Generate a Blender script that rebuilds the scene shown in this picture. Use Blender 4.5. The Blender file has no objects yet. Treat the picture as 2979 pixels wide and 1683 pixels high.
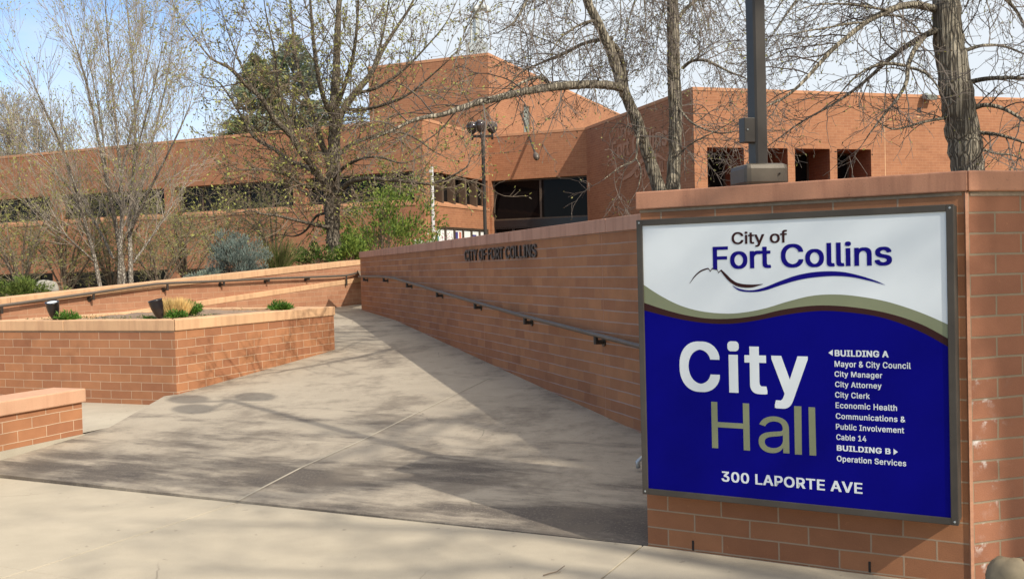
import bpy, math, random, os
from mathutils import Vector, Matrix
random.seed(7)
R = math.radians
scn = bpy.context.scene
col = scn.collection

# ------------------------------------------------------------------ camera
CH = 1.63
ROLL, PITCH = R(-1.495), R(-1.26)
cam_d = bpy.data.cameras.new("camera"); cam = bpy.data.objects.new("camera", cam_d); col.objects.link(cam)
cam_d.lens = 35.0; cam_d.sensor_width = 36.0; cam_d.clip_start = 0.05; cam_d.clip_end = 3000
FWD = Vector((0, math.cos(PITCH), math.sin(PITCH))); UP0 = Vector((0, -math.sin(PITCH), math.cos(PITCH)))
RT = Vector((1, 0, 0)) * math.cos(ROLL) + UP0 * math.sin(ROLL)
UPV = Vector((1, 0, 0)) * -math.sin(ROLL) + UP0 * math.cos(ROLL)
cam.matrix_world = Matrix(((RT.x, UPV.x, -FWD.x, 0), (RT.y, UPV.y, -FWD.y, 0), (RT.z, UPV.z, -FWD.z, CH), (0, 0, 0, 1)))
scn.camera = cam

# ------------------------------------------------------------------ world, sun, exposure
SUN_AZ, SUN_EL = R(139.7), R(36.8)          # azimuth from +Y towards +X
world = bpy.data.worlds.new("World"); scn.world = world; world.use_nodes = True
wn, wl = world.node_tree.nodes, world.node_tree.links
wn.clear()
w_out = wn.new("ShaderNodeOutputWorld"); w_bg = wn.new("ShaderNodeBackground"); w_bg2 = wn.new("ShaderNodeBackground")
w_mix = wn.new("ShaderNodeMixShader")
sky = wn.new("ShaderNodeTexSky"); sky.sky_type = 'NISHITA'; sky.sun_disc = False
sky.sun_elevation = SUN_EL; sky.sun_rotation = SUN_AZ; sky.altitude = 1500; sky.air_density = 1.0; sky.dust_density = 0.3; sky.ozone_density = 3.0
wl.new(sky.outputs[0], w_bg.inputs[0]); w_bg.inputs[1].default_value = 0.15
w_bg2.inputs[0].default_value = (0.86, 0.93, 1.0, 1)   # thin sunlit cloud, brightened and warmed overhead, out of view, as added fill
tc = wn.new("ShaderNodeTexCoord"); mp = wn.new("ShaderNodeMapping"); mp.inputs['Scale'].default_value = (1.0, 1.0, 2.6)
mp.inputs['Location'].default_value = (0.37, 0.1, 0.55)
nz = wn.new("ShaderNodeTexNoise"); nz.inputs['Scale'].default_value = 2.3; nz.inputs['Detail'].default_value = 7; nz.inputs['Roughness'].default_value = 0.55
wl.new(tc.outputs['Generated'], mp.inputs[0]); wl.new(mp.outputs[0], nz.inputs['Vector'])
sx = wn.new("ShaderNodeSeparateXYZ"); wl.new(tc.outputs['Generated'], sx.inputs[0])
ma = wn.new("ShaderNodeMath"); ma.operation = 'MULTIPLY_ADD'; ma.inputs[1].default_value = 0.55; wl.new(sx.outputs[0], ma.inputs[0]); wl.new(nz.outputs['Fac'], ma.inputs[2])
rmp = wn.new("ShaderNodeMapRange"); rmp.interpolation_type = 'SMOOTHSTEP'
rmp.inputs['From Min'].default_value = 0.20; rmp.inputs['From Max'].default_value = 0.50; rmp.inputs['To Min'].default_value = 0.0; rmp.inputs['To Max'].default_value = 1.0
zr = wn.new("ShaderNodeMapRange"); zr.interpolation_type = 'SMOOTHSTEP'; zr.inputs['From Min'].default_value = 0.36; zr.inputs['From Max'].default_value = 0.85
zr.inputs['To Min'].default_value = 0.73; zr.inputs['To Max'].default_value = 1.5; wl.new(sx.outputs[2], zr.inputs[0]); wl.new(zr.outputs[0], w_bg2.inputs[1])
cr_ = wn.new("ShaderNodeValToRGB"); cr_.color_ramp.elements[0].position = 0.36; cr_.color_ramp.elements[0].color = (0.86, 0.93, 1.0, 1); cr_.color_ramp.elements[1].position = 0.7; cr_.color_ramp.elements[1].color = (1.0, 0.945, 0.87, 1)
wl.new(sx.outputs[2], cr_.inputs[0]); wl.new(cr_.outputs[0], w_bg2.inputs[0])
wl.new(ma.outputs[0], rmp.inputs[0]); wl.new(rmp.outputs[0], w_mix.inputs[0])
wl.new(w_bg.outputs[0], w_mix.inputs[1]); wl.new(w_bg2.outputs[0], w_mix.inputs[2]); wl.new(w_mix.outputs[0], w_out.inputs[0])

sun_d = bpy.data.lights.new("sun", 'SUN'); sun_d.energy = 3.5; sun_d.angle = R(0.53); sun_d.color = (1.0, 0.93, 0.80)
sun = bpy.data.objects.new("sun", sun_d); col.objects.link(sun)
SUNV = Vector((math.sin(SUN_AZ) * math.cos(SUN_EL), math.cos(SUN_AZ) * math.cos(SUN_EL), math.sin(SUN_EL)))
sun.rotation_euler = SUNV.to_track_quat('Z', 'Y').to_euler(); sun.location = SUNV * 60
scn.view_settings.view_transform = 'Standard'; scn.view_settings.look = 'None'; scn.view_settings.gamma = 1.0
scn.view_settings.exposure = 0.42

# ------------------------------------------------------------------ surveying: photo pixel -> place
W_, H_ = 2979.0, 1683.0; F_ = W_ * 35 / 36
K = W_ / 2575.0                               # the coordinates below are read off a 2575 px wide view
def ray(x, y):
    return RT * ((x * K - W_ / 2) / F_) - UPV * ((y * K - H_ / 2) / F_) + FWD
def at(x, y, Y):
    v = ray(x, y); return v * (Y / v.y) + Vector((0, 0, CH))
def dr(a):
    return Vector((math.sin(R(a)), math.cos(R(a)), 0))
def sz(P, ang, x, y):                         # (distance along a wall, height) of a point seen on it
    D = dr(ang); n = Vector((D.y, -D.x, 0)); v = ray(x, y)
    t = n.dot(Vector((P[0], P[1], 0))) / n.dot(Vector((v.x, v.y, 0)))
    q = v * t + Vector((0, 0, CH)); return (q.x - P[0]) * D.x + (q.y - P[1]) * D.y, q.z
A, A2, B, B2, S, T, BR = -67.3, 22.7, -17.76, 72.24, -59.24, 72.3, -18.3

# ------------------------------------------------------------------ mesh helper
def tag(o, label=None, cat=None, group=None, kind=None):
    if label: o["label"] = label
    if cat: o["category"] = cat
    if group: o["group"] = group
    if kind: o["kind"] = kind
    return o
def empty(name, loc, label, cat, group=None):
    o = bpy.data.objects.new(name, None); col.objects.link(o); o.location = loc; o.empty_display_size = 0.2
    return tag(o, label, cat, group)
class MB:
    def __init__(s): s.v = []; s.f = []; s.uv = []; s.m = []
    def poly(s, pts, uvs=None, m=0):
        i = len(s.v); s.v.extend([tuple(p) for p in pts]); s.f.append(tuple(range(i, i + len(pts))))
        s.uv.append(uvs or [(p[0], p[1]) for p in pts]); s.m.append(m)
    def face(s, idx, uvs=None, m=0):
        s.f.append(tuple(idx)); s.uv.append(uvs or [(0, 0)] * len(idx)); s.m.append(m)
    def box(s, O, ex, ey, ez, m=0, u0=0.0):
        # O corner, edge vectors; sides mapped in metres (along, height)
        O, ex, ey, ez = Vector(O), Vector(ex), Vector(ey), Vector(ez)
        c = [O, O + ex, O + ex + ey, O + ey]; c += [p + ez for p in c]
        i = len(s.v); s.v.extend([tuple(p) for p in c])
        lx, ly = ex.length, ey.length
        z = lambda k: c[k].z
        def add(a, b, cc, d, ua, ub):
            s.face((i + a, i + b, i + cc, i + d), [(ua, z(a)), (ub, z(b)), (ub, z(cc)), (ua, z(d))], m)
        add(0, 1, 5, 4, u0, u0 + lx); add(1, 2, 6, 5, u0 + lx, u0 + lx + ly); add(2, 3, 7, 6, u0 + lx, u0); add(3, 0, 4, 7, u0 - ly, u0)
        s.face((i + 4, i + 5, i + 6, i + 7), [(0, 0), (lx, 0), (lx, ly), (0, ly)], m)
        s.face((i + 3, i + 2, i + 1, i + 0), [(0, ly), (lx, ly), (lx, 0), (0, 0)], m)
    def tube(s, path, rad, sides=6, m=0, cap=True):
        n = len(path)
        if n < 2: return
        i0 = len(s.v); prev = None
        for k in range(n):
            p = path[k]
            t = (path[min(k + 1, n - 1)] - path[max(k - 1, 0)])
            if t.length < 1e-9: t = Vector((0, 0, 1))
            t.normalize()
            if prev is None:
                a = t.cross(Vector((0.13, 0.9, 0.31)))
                if a.length < 0.2: a = t.cross(Vector((1, 0, 0)))
            else:
                a = prev - t * prev.dot(t)
                if a.length < 1e-6: a = t.cross(Vector((1, 0, 0)))
            a.normalize(); b = t.cross(a); prev = a
            r = rad[k] if not isinstance(rad, (int, float)) else rad
            for j in range(sides):
                g = 2 * math.pi * j / sides
                q = p + a * (r * math.cos(g)) + b * (r * math.sin(g)); s.v.append((q.x, q.y, q.z))
        for k in range(n - 1):
            for j in range(sides):
                j2 = (j + 1) % sides; A0 = i0 + k * sides
                s.f.append((A0 + j, A0 + j2, A0 + sides + j2, A0 + sides + j)); s.m.append(m)
                s.uv.append([(0, 0)] * 4)
        if cap and sides > 3:
            s.f.append(tuple(i0 + j for j in range(sides))[::-1]); s.m.append(m); s.uv.append([(0, 0)] * sides)
            e = i0 + (n - 1) * sides
            s.f.append(tuple(e + j for j in range(sides))); s.m.append(m); s.uv.append([(0, 0)] * sides)
    def lathe(s, O, prof, sides=24, axis=Vector((0, 0, 1)), m=0):
        axis = axis.normalized(); a = axis.cross(Vector((1, 0.01, 0))).normalized(); b = axis.cross(a)
        i0 = len(s.v)
        for (r, h) in prof:
            for j in range(sides):
                g = 2 * math.pi * j / sides; q = O + axis * h + a * (r * math.cos(g)) + b * (r * math.sin(g)); s.v.append(tuple(q))
        for k in range(len(prof) - 1):
            for j in range(sides):
                j2 = (j + 1) % sides; A0 = i0 + k * sides
                s.face((A0 + j, A0 + j2, A0 + sides + j2, A0 + sides + j), None, m)
        s.face(tuple(i0 + j for j in range(sides))[::-1], [(0, 0)] * sides, m)
        e = i0 + (len(prof) - 1) * sides; s.face(tuple(e + j for j in range(sides)), [(0, 0)] * sides, m)
    def card(s, p, d, n, l, w, m=0):
        # one leaf: a bent diamond
        side = d.cross(n).normalized() * (w / 2); e = p + d * l; mid = p + d * (l * 0.45) + n * (l * 0.07)
        i = len(s.v); s.v.extend([tuple(p), tuple(mid + side), tuple(e), tuple(mid - side)])
        s.f.append((i, i + 1, i + 2, i + 3)); s.m.append(m); s.uv.append([(0, 0)] * 4)
    def build(s, name, mats, parent=None, smooth=False, bevel=0):
        me = bpy.data.meshes.new(name); me.from_pydata(s.v, [], s.f)
        uvl = me.uv_layers.new(name="UVMap")
        flat = []
        for u in s.uv:
            for a in u: flat.append(a[0]); flat.append(a[1])
        uvl.data.foreach_set("uv", flat)
        if not isinstance(mats, (list, tuple)): mats = [mats]
        for mm in mats: me.materials.append(mm)
        me.polygons.foreach_set("material_index", s.m)
        if smooth: me.polygons.foreach_set("use_smooth", [True] * len(s.f))
        me.update()
        o = bpy.data.objects.new(name, me); col.objects.link(o)
        if parent is not None:
            o.parent = parent; o.matrix_parent_inverse = Matrix.Translation(-Vector(parent.location)) if parent.parent is None else Matrix.Identity(4)
        if bevel:
            b = o.modifiers.new("bevel", 'BEVEL'); b.width = bevel; b.segments = 2; b.limit_method = 'ANGLE'
        return o
def child(o, parent):                          # a sub-part: parent carries no transform of its own
    o.parent = parent
    return o

# ------------------------------------------------------------------ materials
def nt(name):
    m = bpy.data.materials.new(name); m.use_nodes = True
    n, l = m.node_tree.nodes, m.node_tree.links
    return m, n, l, n["Principled BSDF"]
def noise(n, l, vec, scale, detail=4, rough=0.55):
    t = n.new("ShaderNodeTexNoise"); t.inputs['Scale'].default_value = scale; t.inputs['Detail'].default_value = detail; t.inputs['Roughness'].default_value = rough
    if vec is not None: l.new(vec, t.inputs['Vector'])
    return t.outputs['Fac']
def maprange(n, l, v, a, b, c, d, smooth=True):
    t = n.new("ShaderNodeMapRange"); t.inputs['From Min'].default_value = a; t.inputs['From Max'].default_value = b
    t.inputs['To Min'].default_value = c; t.inputs['To Max'].default_value = d
    if smooth: t.interpolation_type = 'SMOOTHSTEP'
    l.new(v, t.inputs['Value']); return t.outputs['Result']
def math_(n, l, op, a, b=None):
    t = n.new("ShaderNodeMath"); t.operation = op
    for i, v in enumerate((a, b)):
        if v is None: continue
        if isinstance(v, (int, float)): t.inputs[i].default_value = v
        else: l.new(v, t.inputs[i])
    return t.outputs[0]
def mix(n, l, fac, a, b, mode='MIX'):
    t = n.new("ShaderNodeMix"); t.data_type = 'RGBA'; t.blend_type = mode
    for k, v in (('Factor', fac), ('A', a), ('B', b)):
        i = [s for s in t.inputs if s.name == k and (s.type == 'RGBA' or k == 'Factor')][0]
        if isinstance(v, (int, float)): i.default_value = v
        elif isinstance(v, tuple): i.default_value = (*v, 1) if len(v) == 3 else v
        else: l.new(v, i)
    return [o for o in t.outputs if o.type == 'RGBA'][0]
def bump(n, l, bs, h, strength=0.3, dist=0.01):
    b = n.new("ShaderNodeBump"); b.inputs['Strength'].default_value = strength; b.inputs['Distance'].default_value = dist
    l.new(h, b.inputs['Height']); l.new(b.outputs[0], bs.inputs['Normal'])
def plain(name, c, rough=0.6, metal=0.0, var=0.12, scale=30, spec=0.5, bmp=0.0):
    m, n, l, bs = nt(name); tcn = n.new("ShaderNodeTexCoord")
    f = noise(n, l, tcn.outputs['Object'], scale, 5)
    f2 = noise(n, l, tcn.outputs['Object'], scale * 0.13, 3)
    k = maprange(n, l, math_(n, l, 'ADD', math_(n, l, 'MULTIPLY', f, 0.5), math_(n, l, 'MULTIPLY', f2, 0.5)), 0.3, 0.7, 1 - var, 1 + var, False)
    cc = mix(n, l, 1.0, c, k, 'MULTIPLY')
    l.new(cc, bs.inputs['Base Color']); bs.inputs['Roughness'].default_value = rough; bs.inputs['Metallic'].default_value = metal
    bs.inputs['Specular IOR Level'].default_value = spec
    if bmp: bump(n, l, bs, f, bmp, 0.004)
    return m
def brick(name, c1, c2, mortar, zref=0.0, row=0.1016, width=0.318, msize=0.0045, horizontal=False, mort_h=None, effl=False, dark=1.0):
    m, n, l, bs = nt(name); uvn = n.new("ShaderNodeUVMap")
    mpn = n.new("ShaderNodeMapping"); mpn.inputs['Location'].default_value = (0, -zref, 0); l.new(uvn.outputs[0], mpn.inputs[0])
    # uneven hand-laid joints
    wob = n.new("ShaderNodeTexNoise"); wob.inputs['Scale'].default_value = 3.0; l.new(mpn.outputs[0], wob.inputs['Vector'])
    va = n.new("ShaderNodeVectorMath"); va.operation = 'MULTIPLY_ADD'; va.inputs[1].default_value = (0.012, 0.010, 0); va.inputs[2].default_value = (-0.006, -0.005, 0)
    l.new(wob.outputs['Color'], va.inputs[0]); vb = n.new("ShaderNodeVectorMath"); vb.operation = 'ADD'; l.new(va.outputs[0], vb.inputs[0]); l.new(mpn.outputs[0], vb.inputs[1])
    vec = vb.outputs[0]
    bt = n.new("ShaderNodeTexBrick"); bt.offset = 0.5; bt.inputs['Scale'].default_value = 1.0
    bt.inputs['Brick Width'].default_value = width; bt.inputs['Row Height'].default_value = row
    bt.inputs['Mortar Size'].default_value = msize; bt.inputs['Mortar Smooth'].default_value = 0.25; bt.inputs['Bias'].default_value = -0.1
    bt.inputs['Color1'].default_value = (*c1, 1); bt.inputs['Color2'].default_value = (*c2, 1); bt.inputs['Mortar'].default_value = (*mortar, 1)
    l.new(vec, bt.inputs['Vector'])
    c = bt.outputs['Color']
    if horizontal:
        sp = n.new("ShaderNodeSeparateXYZ"); l.new(vec, sp.inputs[0])
        fr = math_(n, l, 'FRACT', math_(n, l, 'DIVIDE', sp.outputs[1], row))
        dist = math_(n, l, 'SUBTRACT', 0.5, math_(n, l, 'ABSOLUTE', math_(n, l, 'SUBTRACT', fr, 0.5)))
        hm = maprange(n, l, dist, 0.035, 0.065, 1.0, 0.0)
        gap = maprange(n, l, noise(n, l, vec, 1.7, 4), 0.36, 0.56, 0.40, 0.9)
        c = mix(n, l, math_(n, l, 'MULTIPLY', hm, gap), c, mort_h)
    big = noise(n, l, vec, 0.8, 5); mid = noise(n, l, vec, 7, 4); fine = noise(n, l, vec, 160, 3, 0.7)
    k = math_(n, l, 'ADD', math_(n, l, 'ADD', math_(n, l, 'MULTIPLY', big, 0.45), math_(n, l, 'MULTIPLY', mid, 0.35)), math_(n, l, 'MULTIPLY', fine, 0.42))
    k = maprange(n, l, k, 0.35, 0.87, 0.62 * dark, 1.02 * dark, False)
    c = mix(n, l, 1.0, c, k, 'MULTIPLY')
    c = mix(n, l, maprange(n, l, noise(n, l, vec, 24, 5, 0.7), 0.60, 0.72, 0, 0.30), c, tuple(min(1, 1.25 * q) for q in c1))
    c = mix(n, l, maprange(n, l, noise(n, l, vec, 1.9, 6, 0.6), 0.56, 0.76, 0, 0.40), c, tuple(0.5 * q for q in c2))
    if effl:
        sp2 = n.new("ShaderNodeSeparateXYZ"); l.new(uvn.outputs[0], sp2.inputs[0])
        near = maprange(n, l, sp2.outputs[0], 0.0, 0.28, 1.0, 0.0)
        lowz = maprange(n, l, sp2.outputs[1], 1.15, 0.9, 0.0, 1.0); 
        e = maprange(n, l, noise(n, l, vec, 11, 6, 0.7), 0.52, 0.66, 0, 0.75)
        fr2 = math_(n, l, 'FRACT', math_(n, l, 'DIVIDE', math_(n, l, 'SUBTRACT', sp2.outputs[1], zref), row))
        topb = maprange(n, l, fr2, 0.45, 0.95, 0.1, 1.0)
        e = math_(n, l, 'MULTIPLY', math_(n, l, 'MULTIPLY', math_(n, l, 'MULTIPLY', e, near), lowz), topb)
        c = mix(n, l, e, c, (0.72, 0.68, 0.64))
    l.new(c, bs.inputs['Base Color']); bs.inputs['Roughness'].default_value = 0.88; bs.inputs['Specular IOR Level'].default_value = 0.25
    h = math_(n, l, 'ADD', math_(n, l, 'MULTIPLY', math_(n, l, 'SUBTRACT', 1.0, bt.outputs['Fac']), 1.0), math_(n, l, 'MULTIPLY', fine, 0.35))
    bump(n, l, bs, h, 0.55, 0.006)
    return m
def coping(name, c, stain=(0.30, 0.14, 0.08), amt=0.35):
    m, n, l, bs = nt(name); tcn = n.new("ShaderNodeTexCoord"); ob = tcn.outputs['Object']
    mpn = n.new("ShaderNodeMapping"); mpn.inputs['Scale'].default_value = (9, 9, 0.9); l.new(ob, mpn.inputs[0])
    streak = noise(n, l, mpn.outputs[0], 1.0, 5, 0.6); big = noise(n, l, ob, 1.6, 4); fine = noise(n, l, ob, 180, 3, 0.7); pit = noise(n, l, ob, 60, 2)
    cc = mix(n, l, math_(n, l, 'MULTIPLY', maprange(n, l, streak, 0.42, 0.72, 0, 1), amt), c, stain)
    k = math_(n, l, 'ADD', math_(n, l, 'MULTIPLY', big, 0.5), math_(n, l, 'MULTIPLY', fine, 0.4))
    cc = mix(n, l, 1.0, cc, maprange(n, l, k, 0.3, 0.62, 0.84, 1.14, False), 'MULTIPLY')
    cc = mix(n, l, maprange(n, l, pit, 0.30, 0.24, 0, 0.5), cc, (0.12, 0.07, 0.05))
    l.new(cc, bs.inputs['Base Color']); bs.inputs['Roughness'].default_value = 0.85; bs.inputs['Specular IOR Level'].default_value = 0.25
    bump(n, l, bs, fine, 0.35, 0.003); return m
J0 = Vector((0.75, 5.74, 0)); dA2, dA, dS, dB, dBR, dT, dB2 = dr(A2), dr(A), dr(S), dr(B), dr(BR), dr(T), dr(B2)
STAINS = ((690, 1185, 0.55, 0.26), (1590, 1335, 0.60, 0.22), (1250, 1290, 0.5, 0.10), (200, 1170, 0.6, 0.16), (830, 1060, 0.7, 0.14), (1100, 1180, 0.5, 0.13), (1010, 870, 0.9, 0.14), (900, 815, 0.9, 0.12), (860, 870, 0.7, 0.12))
def ground_point(x, y):
    v = ray(x, y); z_ = 0.069 * 1.5; t = (z_ - CH) / v.z
    for _ in range(4):
        p = v * t; z_ = 0.069 * ((p.x - 0.75) * dA2.x + (p.y - 5.74) * dA2.y); t = (z_ - CH) / v.z
    return v * t
def concrete(name, c, stained=False):
    m, n, l, bs = nt(name); tcn = n.new("ShaderNodeTexCoord"); ob = tcn.outputs['Object']
    big = noise(n, l, ob, 0.55, 6, 0.6); mid = noise(n, l, ob, 4.0, 5, 0.6); fine = noise(n, l, ob, 140, 3, 0.75); speck = noise(n, l, ob, 420, 2, 0.6)
    k = math_(n, l, 'ADD', math_(n, l, 'MULTIPLY', big, 0.4), math_(n, l, 'ADD', math_(n, l, 'MULTIPLY', mid, 0.25), math_(n, l, 'MULTIPLY', fine, 0.4)))
    cc = mix(n, l, 1.0, c, maprange(n, l, k, 0.36, 0.69, 0.80, 1.17, False), 'MULTIPLY')
    cc = mix(n, l, maprange(n, l, speck, 0.62, 0.72, 0, 0.35), cc, (0.16, 0.13, 0.10))
    if stained:
        # grime that gathers at the foot of the ramp, streaked along the slope's contour
        mpn = n.new("ShaderNodeMapping"); mpn.vector_type = 'POINT'; mpn.inputs['Rotation'].default_value = (0, 0, -R(90 - A - 90)); 
        sub = n.new("ShaderNodeVectorMath"); sub.operation = 'SUBTRACT'; sub.inputs[1].default_value = J0; l.new(ob, sub.inputs[0])
        du = n.new("ShaderNodeVectorMath"); du.operation = 'DOT_PRODUCT'; du.inputs[1].default_value = dr(-63.7); l.new(sub.outputs[0], du.inputs[0])
        dv = n.new("ShaderNodeVectorMath"); dv.operation = 'DOT_PRODUCT'; dv.inputs[1].default_value = dr(26.3); l.new(sub.outputs[0], dv.inputs[0])
        cm = n.new("ShaderNodeCombineXYZ"); l.new(math_(n, l, 'MULTIPLY', du.outputs['Value'], 0.75), cm.inputs[0]); l.new(math_(n, l, 'MULTIPLY', dv.outputs['Value'], 2.6), cm.inputs[1])
        st = noise(n, l, cm.outputs[0], 1.0, 7, 0.62)
        st2 = noise(n, l, cm.outputs[0], 5.5, 5, 0.7)
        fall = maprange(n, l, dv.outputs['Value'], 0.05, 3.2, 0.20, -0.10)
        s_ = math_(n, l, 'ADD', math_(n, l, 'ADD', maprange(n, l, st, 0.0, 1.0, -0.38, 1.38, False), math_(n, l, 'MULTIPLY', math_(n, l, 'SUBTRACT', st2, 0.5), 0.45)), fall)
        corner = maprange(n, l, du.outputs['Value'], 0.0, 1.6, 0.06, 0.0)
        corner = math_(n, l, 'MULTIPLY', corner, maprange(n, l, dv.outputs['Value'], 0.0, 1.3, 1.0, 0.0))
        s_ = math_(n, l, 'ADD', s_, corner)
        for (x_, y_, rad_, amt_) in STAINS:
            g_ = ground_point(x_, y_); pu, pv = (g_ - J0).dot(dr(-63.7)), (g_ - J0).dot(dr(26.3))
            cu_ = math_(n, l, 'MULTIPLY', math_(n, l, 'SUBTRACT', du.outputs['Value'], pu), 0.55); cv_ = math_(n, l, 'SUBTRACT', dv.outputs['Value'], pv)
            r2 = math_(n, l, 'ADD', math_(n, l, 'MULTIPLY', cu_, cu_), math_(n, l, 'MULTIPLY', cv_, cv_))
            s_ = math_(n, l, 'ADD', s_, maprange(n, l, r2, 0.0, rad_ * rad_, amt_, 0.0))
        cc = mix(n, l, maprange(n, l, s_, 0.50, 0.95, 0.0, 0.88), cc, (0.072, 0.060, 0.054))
        grit = noise(n, l, ob, 60, 5, 0.8); cc = mix(n, l, maprange(n, l, grit, 0.5, 0.7, 0, 0.30), cc, (0.50, 0.44, 0.34))
        cc = mix(n, l, maprange(n, l, noise(n, l, ob, 1.3, 8, 0.72), 0.45, 0.66, 0, 0.72), cc, (0.15, 0.125, 0.10))
    wv = n.new("ShaderNodeVectorMath"); wv.operation = 'MULTIPLY_ADD'; wv.inputs[1].default_value = (0.5, 0.5, 0); wn_ = n.new("ShaderNodeTexNoise"); wn_.inputs['Scale'].default_value = 1.3; wn_.inputs['Detail'].default_value = 6; l.new(ob, wn_.inputs['Vector'])
    l.new(wn_.outputs['Color'], wv.inputs[0]); l.new(ob, wv.inputs[2])
    vo = n.new("ShaderNodeTexVoronoi"); vo.feature = 'DISTANCE_TO_EDGE'; vo.inputs['Scale'].default_value = 0.33; l.new(wv.outputs[0], vo.inputs['Vector'])
    crack = math_(n, l, 'MULTIPLY', maprange(n, l, vo.outputs['Distance'], 0.0004, 0.0020, 1.0, 0.0), maprange(n, l, noise(n, l, ob, 0.7, 2), 0.53, 0.60, 0.0, 0.45))
    cc = mix(n, l, crack, cc, (0.09, 0.075, 0.06))
    spots = maprange(n, l, noise(n, l, ob, 13, 2, 0.5), 0.70, 0.74, 0.0, 0.35); cc = mix(n, l, spots, cc, (0.10, 0.085, 0.07))
    l.new(cc, bs.inputs['Base Color']); bs.inputs['Roughness'].default_value = 0.9; bs.inputs['Specular IOR Level'].default_value = 0.2
    bump(n, l, bs, math_(n, l, 'ADD', fine, math_(n, l, 'MULTIPLY', mid, 0.6)), 0.4, 0.004); return m
def bark(name, c1, c2, scale=18, stretch=0.18):
    m, n, l, bs = nt(name); tcn = n.new("ShaderNodeTexCoord"); mpn = n.new("ShaderNodeMapping"); mpn.inputs['Scale'].default_value = (1, 1, stretch); l.new(tcn.outputs['Object'], mpn.inputs[0])
    a = noise(n, l, mpn.outputs[0], scale, 6, 0.6); dsp = n.new('ShaderNodeTexNoise'); dsp.inputs['Scale'].default_value = scale * 0.5; l.new(mpn.outputs[0], dsp.inputs['Vector']); vm = n.new('ShaderNodeVectorMath'); vm.operation = 'MULTIPLY_ADD'; vm.inputs[1].default_value = (0.07, 0.07, 0.07); l.new(dsp.outputs['Color'], vm.inputs[0]); l.new(mpn.outputs[0], vm.inputs[2]); v = n.new("ShaderNodeTexVoronoi"); v.feature = 'DISTANCE_TO_EDGE'; v.inputs['Scale'].default_value = scale * 1.5; l.new(vm.outputs[0], v.inputs['Vector'])
    ridge = maprange(n, l, v.outputs['Distance'], 0.0, 0.22, 0.0, 1.0)
    h = math_(n, l, 'MULTIPLY', ridge, maprange(n, l, a, 0.3, 0.6, 0.55, 1.0))
    cc = mix(n, l, h, c1, c2); big = noise(n, l, tcn.outputs['Object'], 2.0, 3)
    cc = mix(n, l, 1.0, cc, maprange(n, l, big, 0.3, 0.7, 0.8, 1.2), 'MULTIPLY')
    l.new(cc, bs.inputs['Base Color']); bs.inputs['Roughness'].default_value = 0.92; bs.inputs['Specular IOR Level'].default_value = 0.15
    bump(n, l, bs, h, 0.9, 0.02); return m
def leafm(name, c, trans=0.25):
    m, n, l, bs = nt(name); tcn = n.new("ShaderNodeTexCoord")
    f = noise(n, l, tcn.outputs['Object'], 6, 3); cc = mix(n, l, 1.0, c, maprange(n, l, f, 0.3, 0.7, 0.7, 1.3), 'MULTIPLY')
    l.new(cc, bs.inputs['Base Color']); bs.inputs['Roughness'].default_value = 0.6; bs.inputs['Specular IOR Level'].default_value = 0.25
    out = n["Material Output"]; tr = n.new("ShaderNodeBsdfTranslucent"); l.new(cc, tr.inputs[0]); mx = n.new("ShaderNodeMixShader"); mx.inputs[0].default_value = trans
    l.new(bs.outputs[0], mx.inputs[1]); l.new(tr.outputs[0], mx.inputs[2]); l.new(mx.outputs[0], out.inputs[0]); return m

BC1, BC2 = (0.46, 0.208, 0.100), (0.35, 0.148, 0.077)
M = {}
M['brick_planter'] = brick("brick_planter", BC1, BC2, (0.62, 0.45, 0.31), zref=0.99, msize=0.0038)
M['brick_ramp'] = brick("brick_ramp", (0.47, 0.214, 0.100), (0.36, 0.155, 0.078), (0.38, 0.20, 0.125), zref=1.925, horizontal=True, mort_h=(0.44, 0.33, 0.28), msize=0.003)
M['brick_back'] = brick("brick_back", (0.47, 0.235, 0.135), (0.40, 0.185, 0.105), (0.56, 0.36, 0.23), zref=1.0, msize=0.004)
M['brick_sign'] = brick("brick_sign", (0.42, 0.185, 0.088), (0.32, 0.135, 0.068), (0.42, 0.30, 0.20), zref=1.94, msize=0.005)
M['brick_end'] = brick("brick_end", (0.40, 0.172, 0.096), (0.32, 0.137, 0.079), (0.33, 0.25, 0.165), zref=1.94, msize=0.006, effl=True)
M['brick_building'] = brick("brick_building", (0.43, 0.192, 0.098), (0.37, 0.158, 0.082), (0.54, 0.31, 0.19), zref=5.66, msize=0.004)
M['brick_reveal_shade'] = brick("brick_reveal_shade", (0.30, 0.095, 0.045), (0.25, 0.075, 0.037), (0.32, 0.14, 0.08), zref=5.66, msize=0.004)  # right wing window reveals: recess shade painted into a darker brick colour
M['coping_warm'] = coping("coping_warm", (0.60, 0.37, 0.21), (0.36, 0.19, 0.11), 0.45)
M['coping_pink'] = coping("coping_pink", (0.50, 0.24, 0.145), (0.26, 0.115, 0.075), 0.55)
M['coping_ramp'] = coping("coping_ramp", (0.50, 0.275, 0.19), (0.30, 0.15, 0.10), 0.6)
M['coping_low'] = coping('coping_low', (0.56, 0.325, 0.205), (0.40, 0.19, 0.11), 0.35)
M['coping_roof'] = coping("coping_roof", (0.48, 0.24, 0.13), (0.40, 0.17, 0.09), 0.3)
M['sidewalk'] = concrete("sidewalk_concrete", (0.41, 0.355, 0.27))
M['ramp'] = concrete("ramp_concrete", (0.355, 0.305, 0.238), True)
M['path'] = concrete("path_concrete", (0.42, 0.37, 0.29))
M['mortar'] = plain('old_mortar', (0.30, 0.22, 0.15), 0.9, var=0.3, scale=30, bmp=0.6)
M['caulk'] = plain("caulk", (0.42, 0.205, 0.12), 0.7, var=0.25, scale=40, bmp=0.4)
M['bronze'] = plain("bronze_paint", (0.040, 0.032, 0.025), 0.45, 0.2, 0.15, 20)
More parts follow.
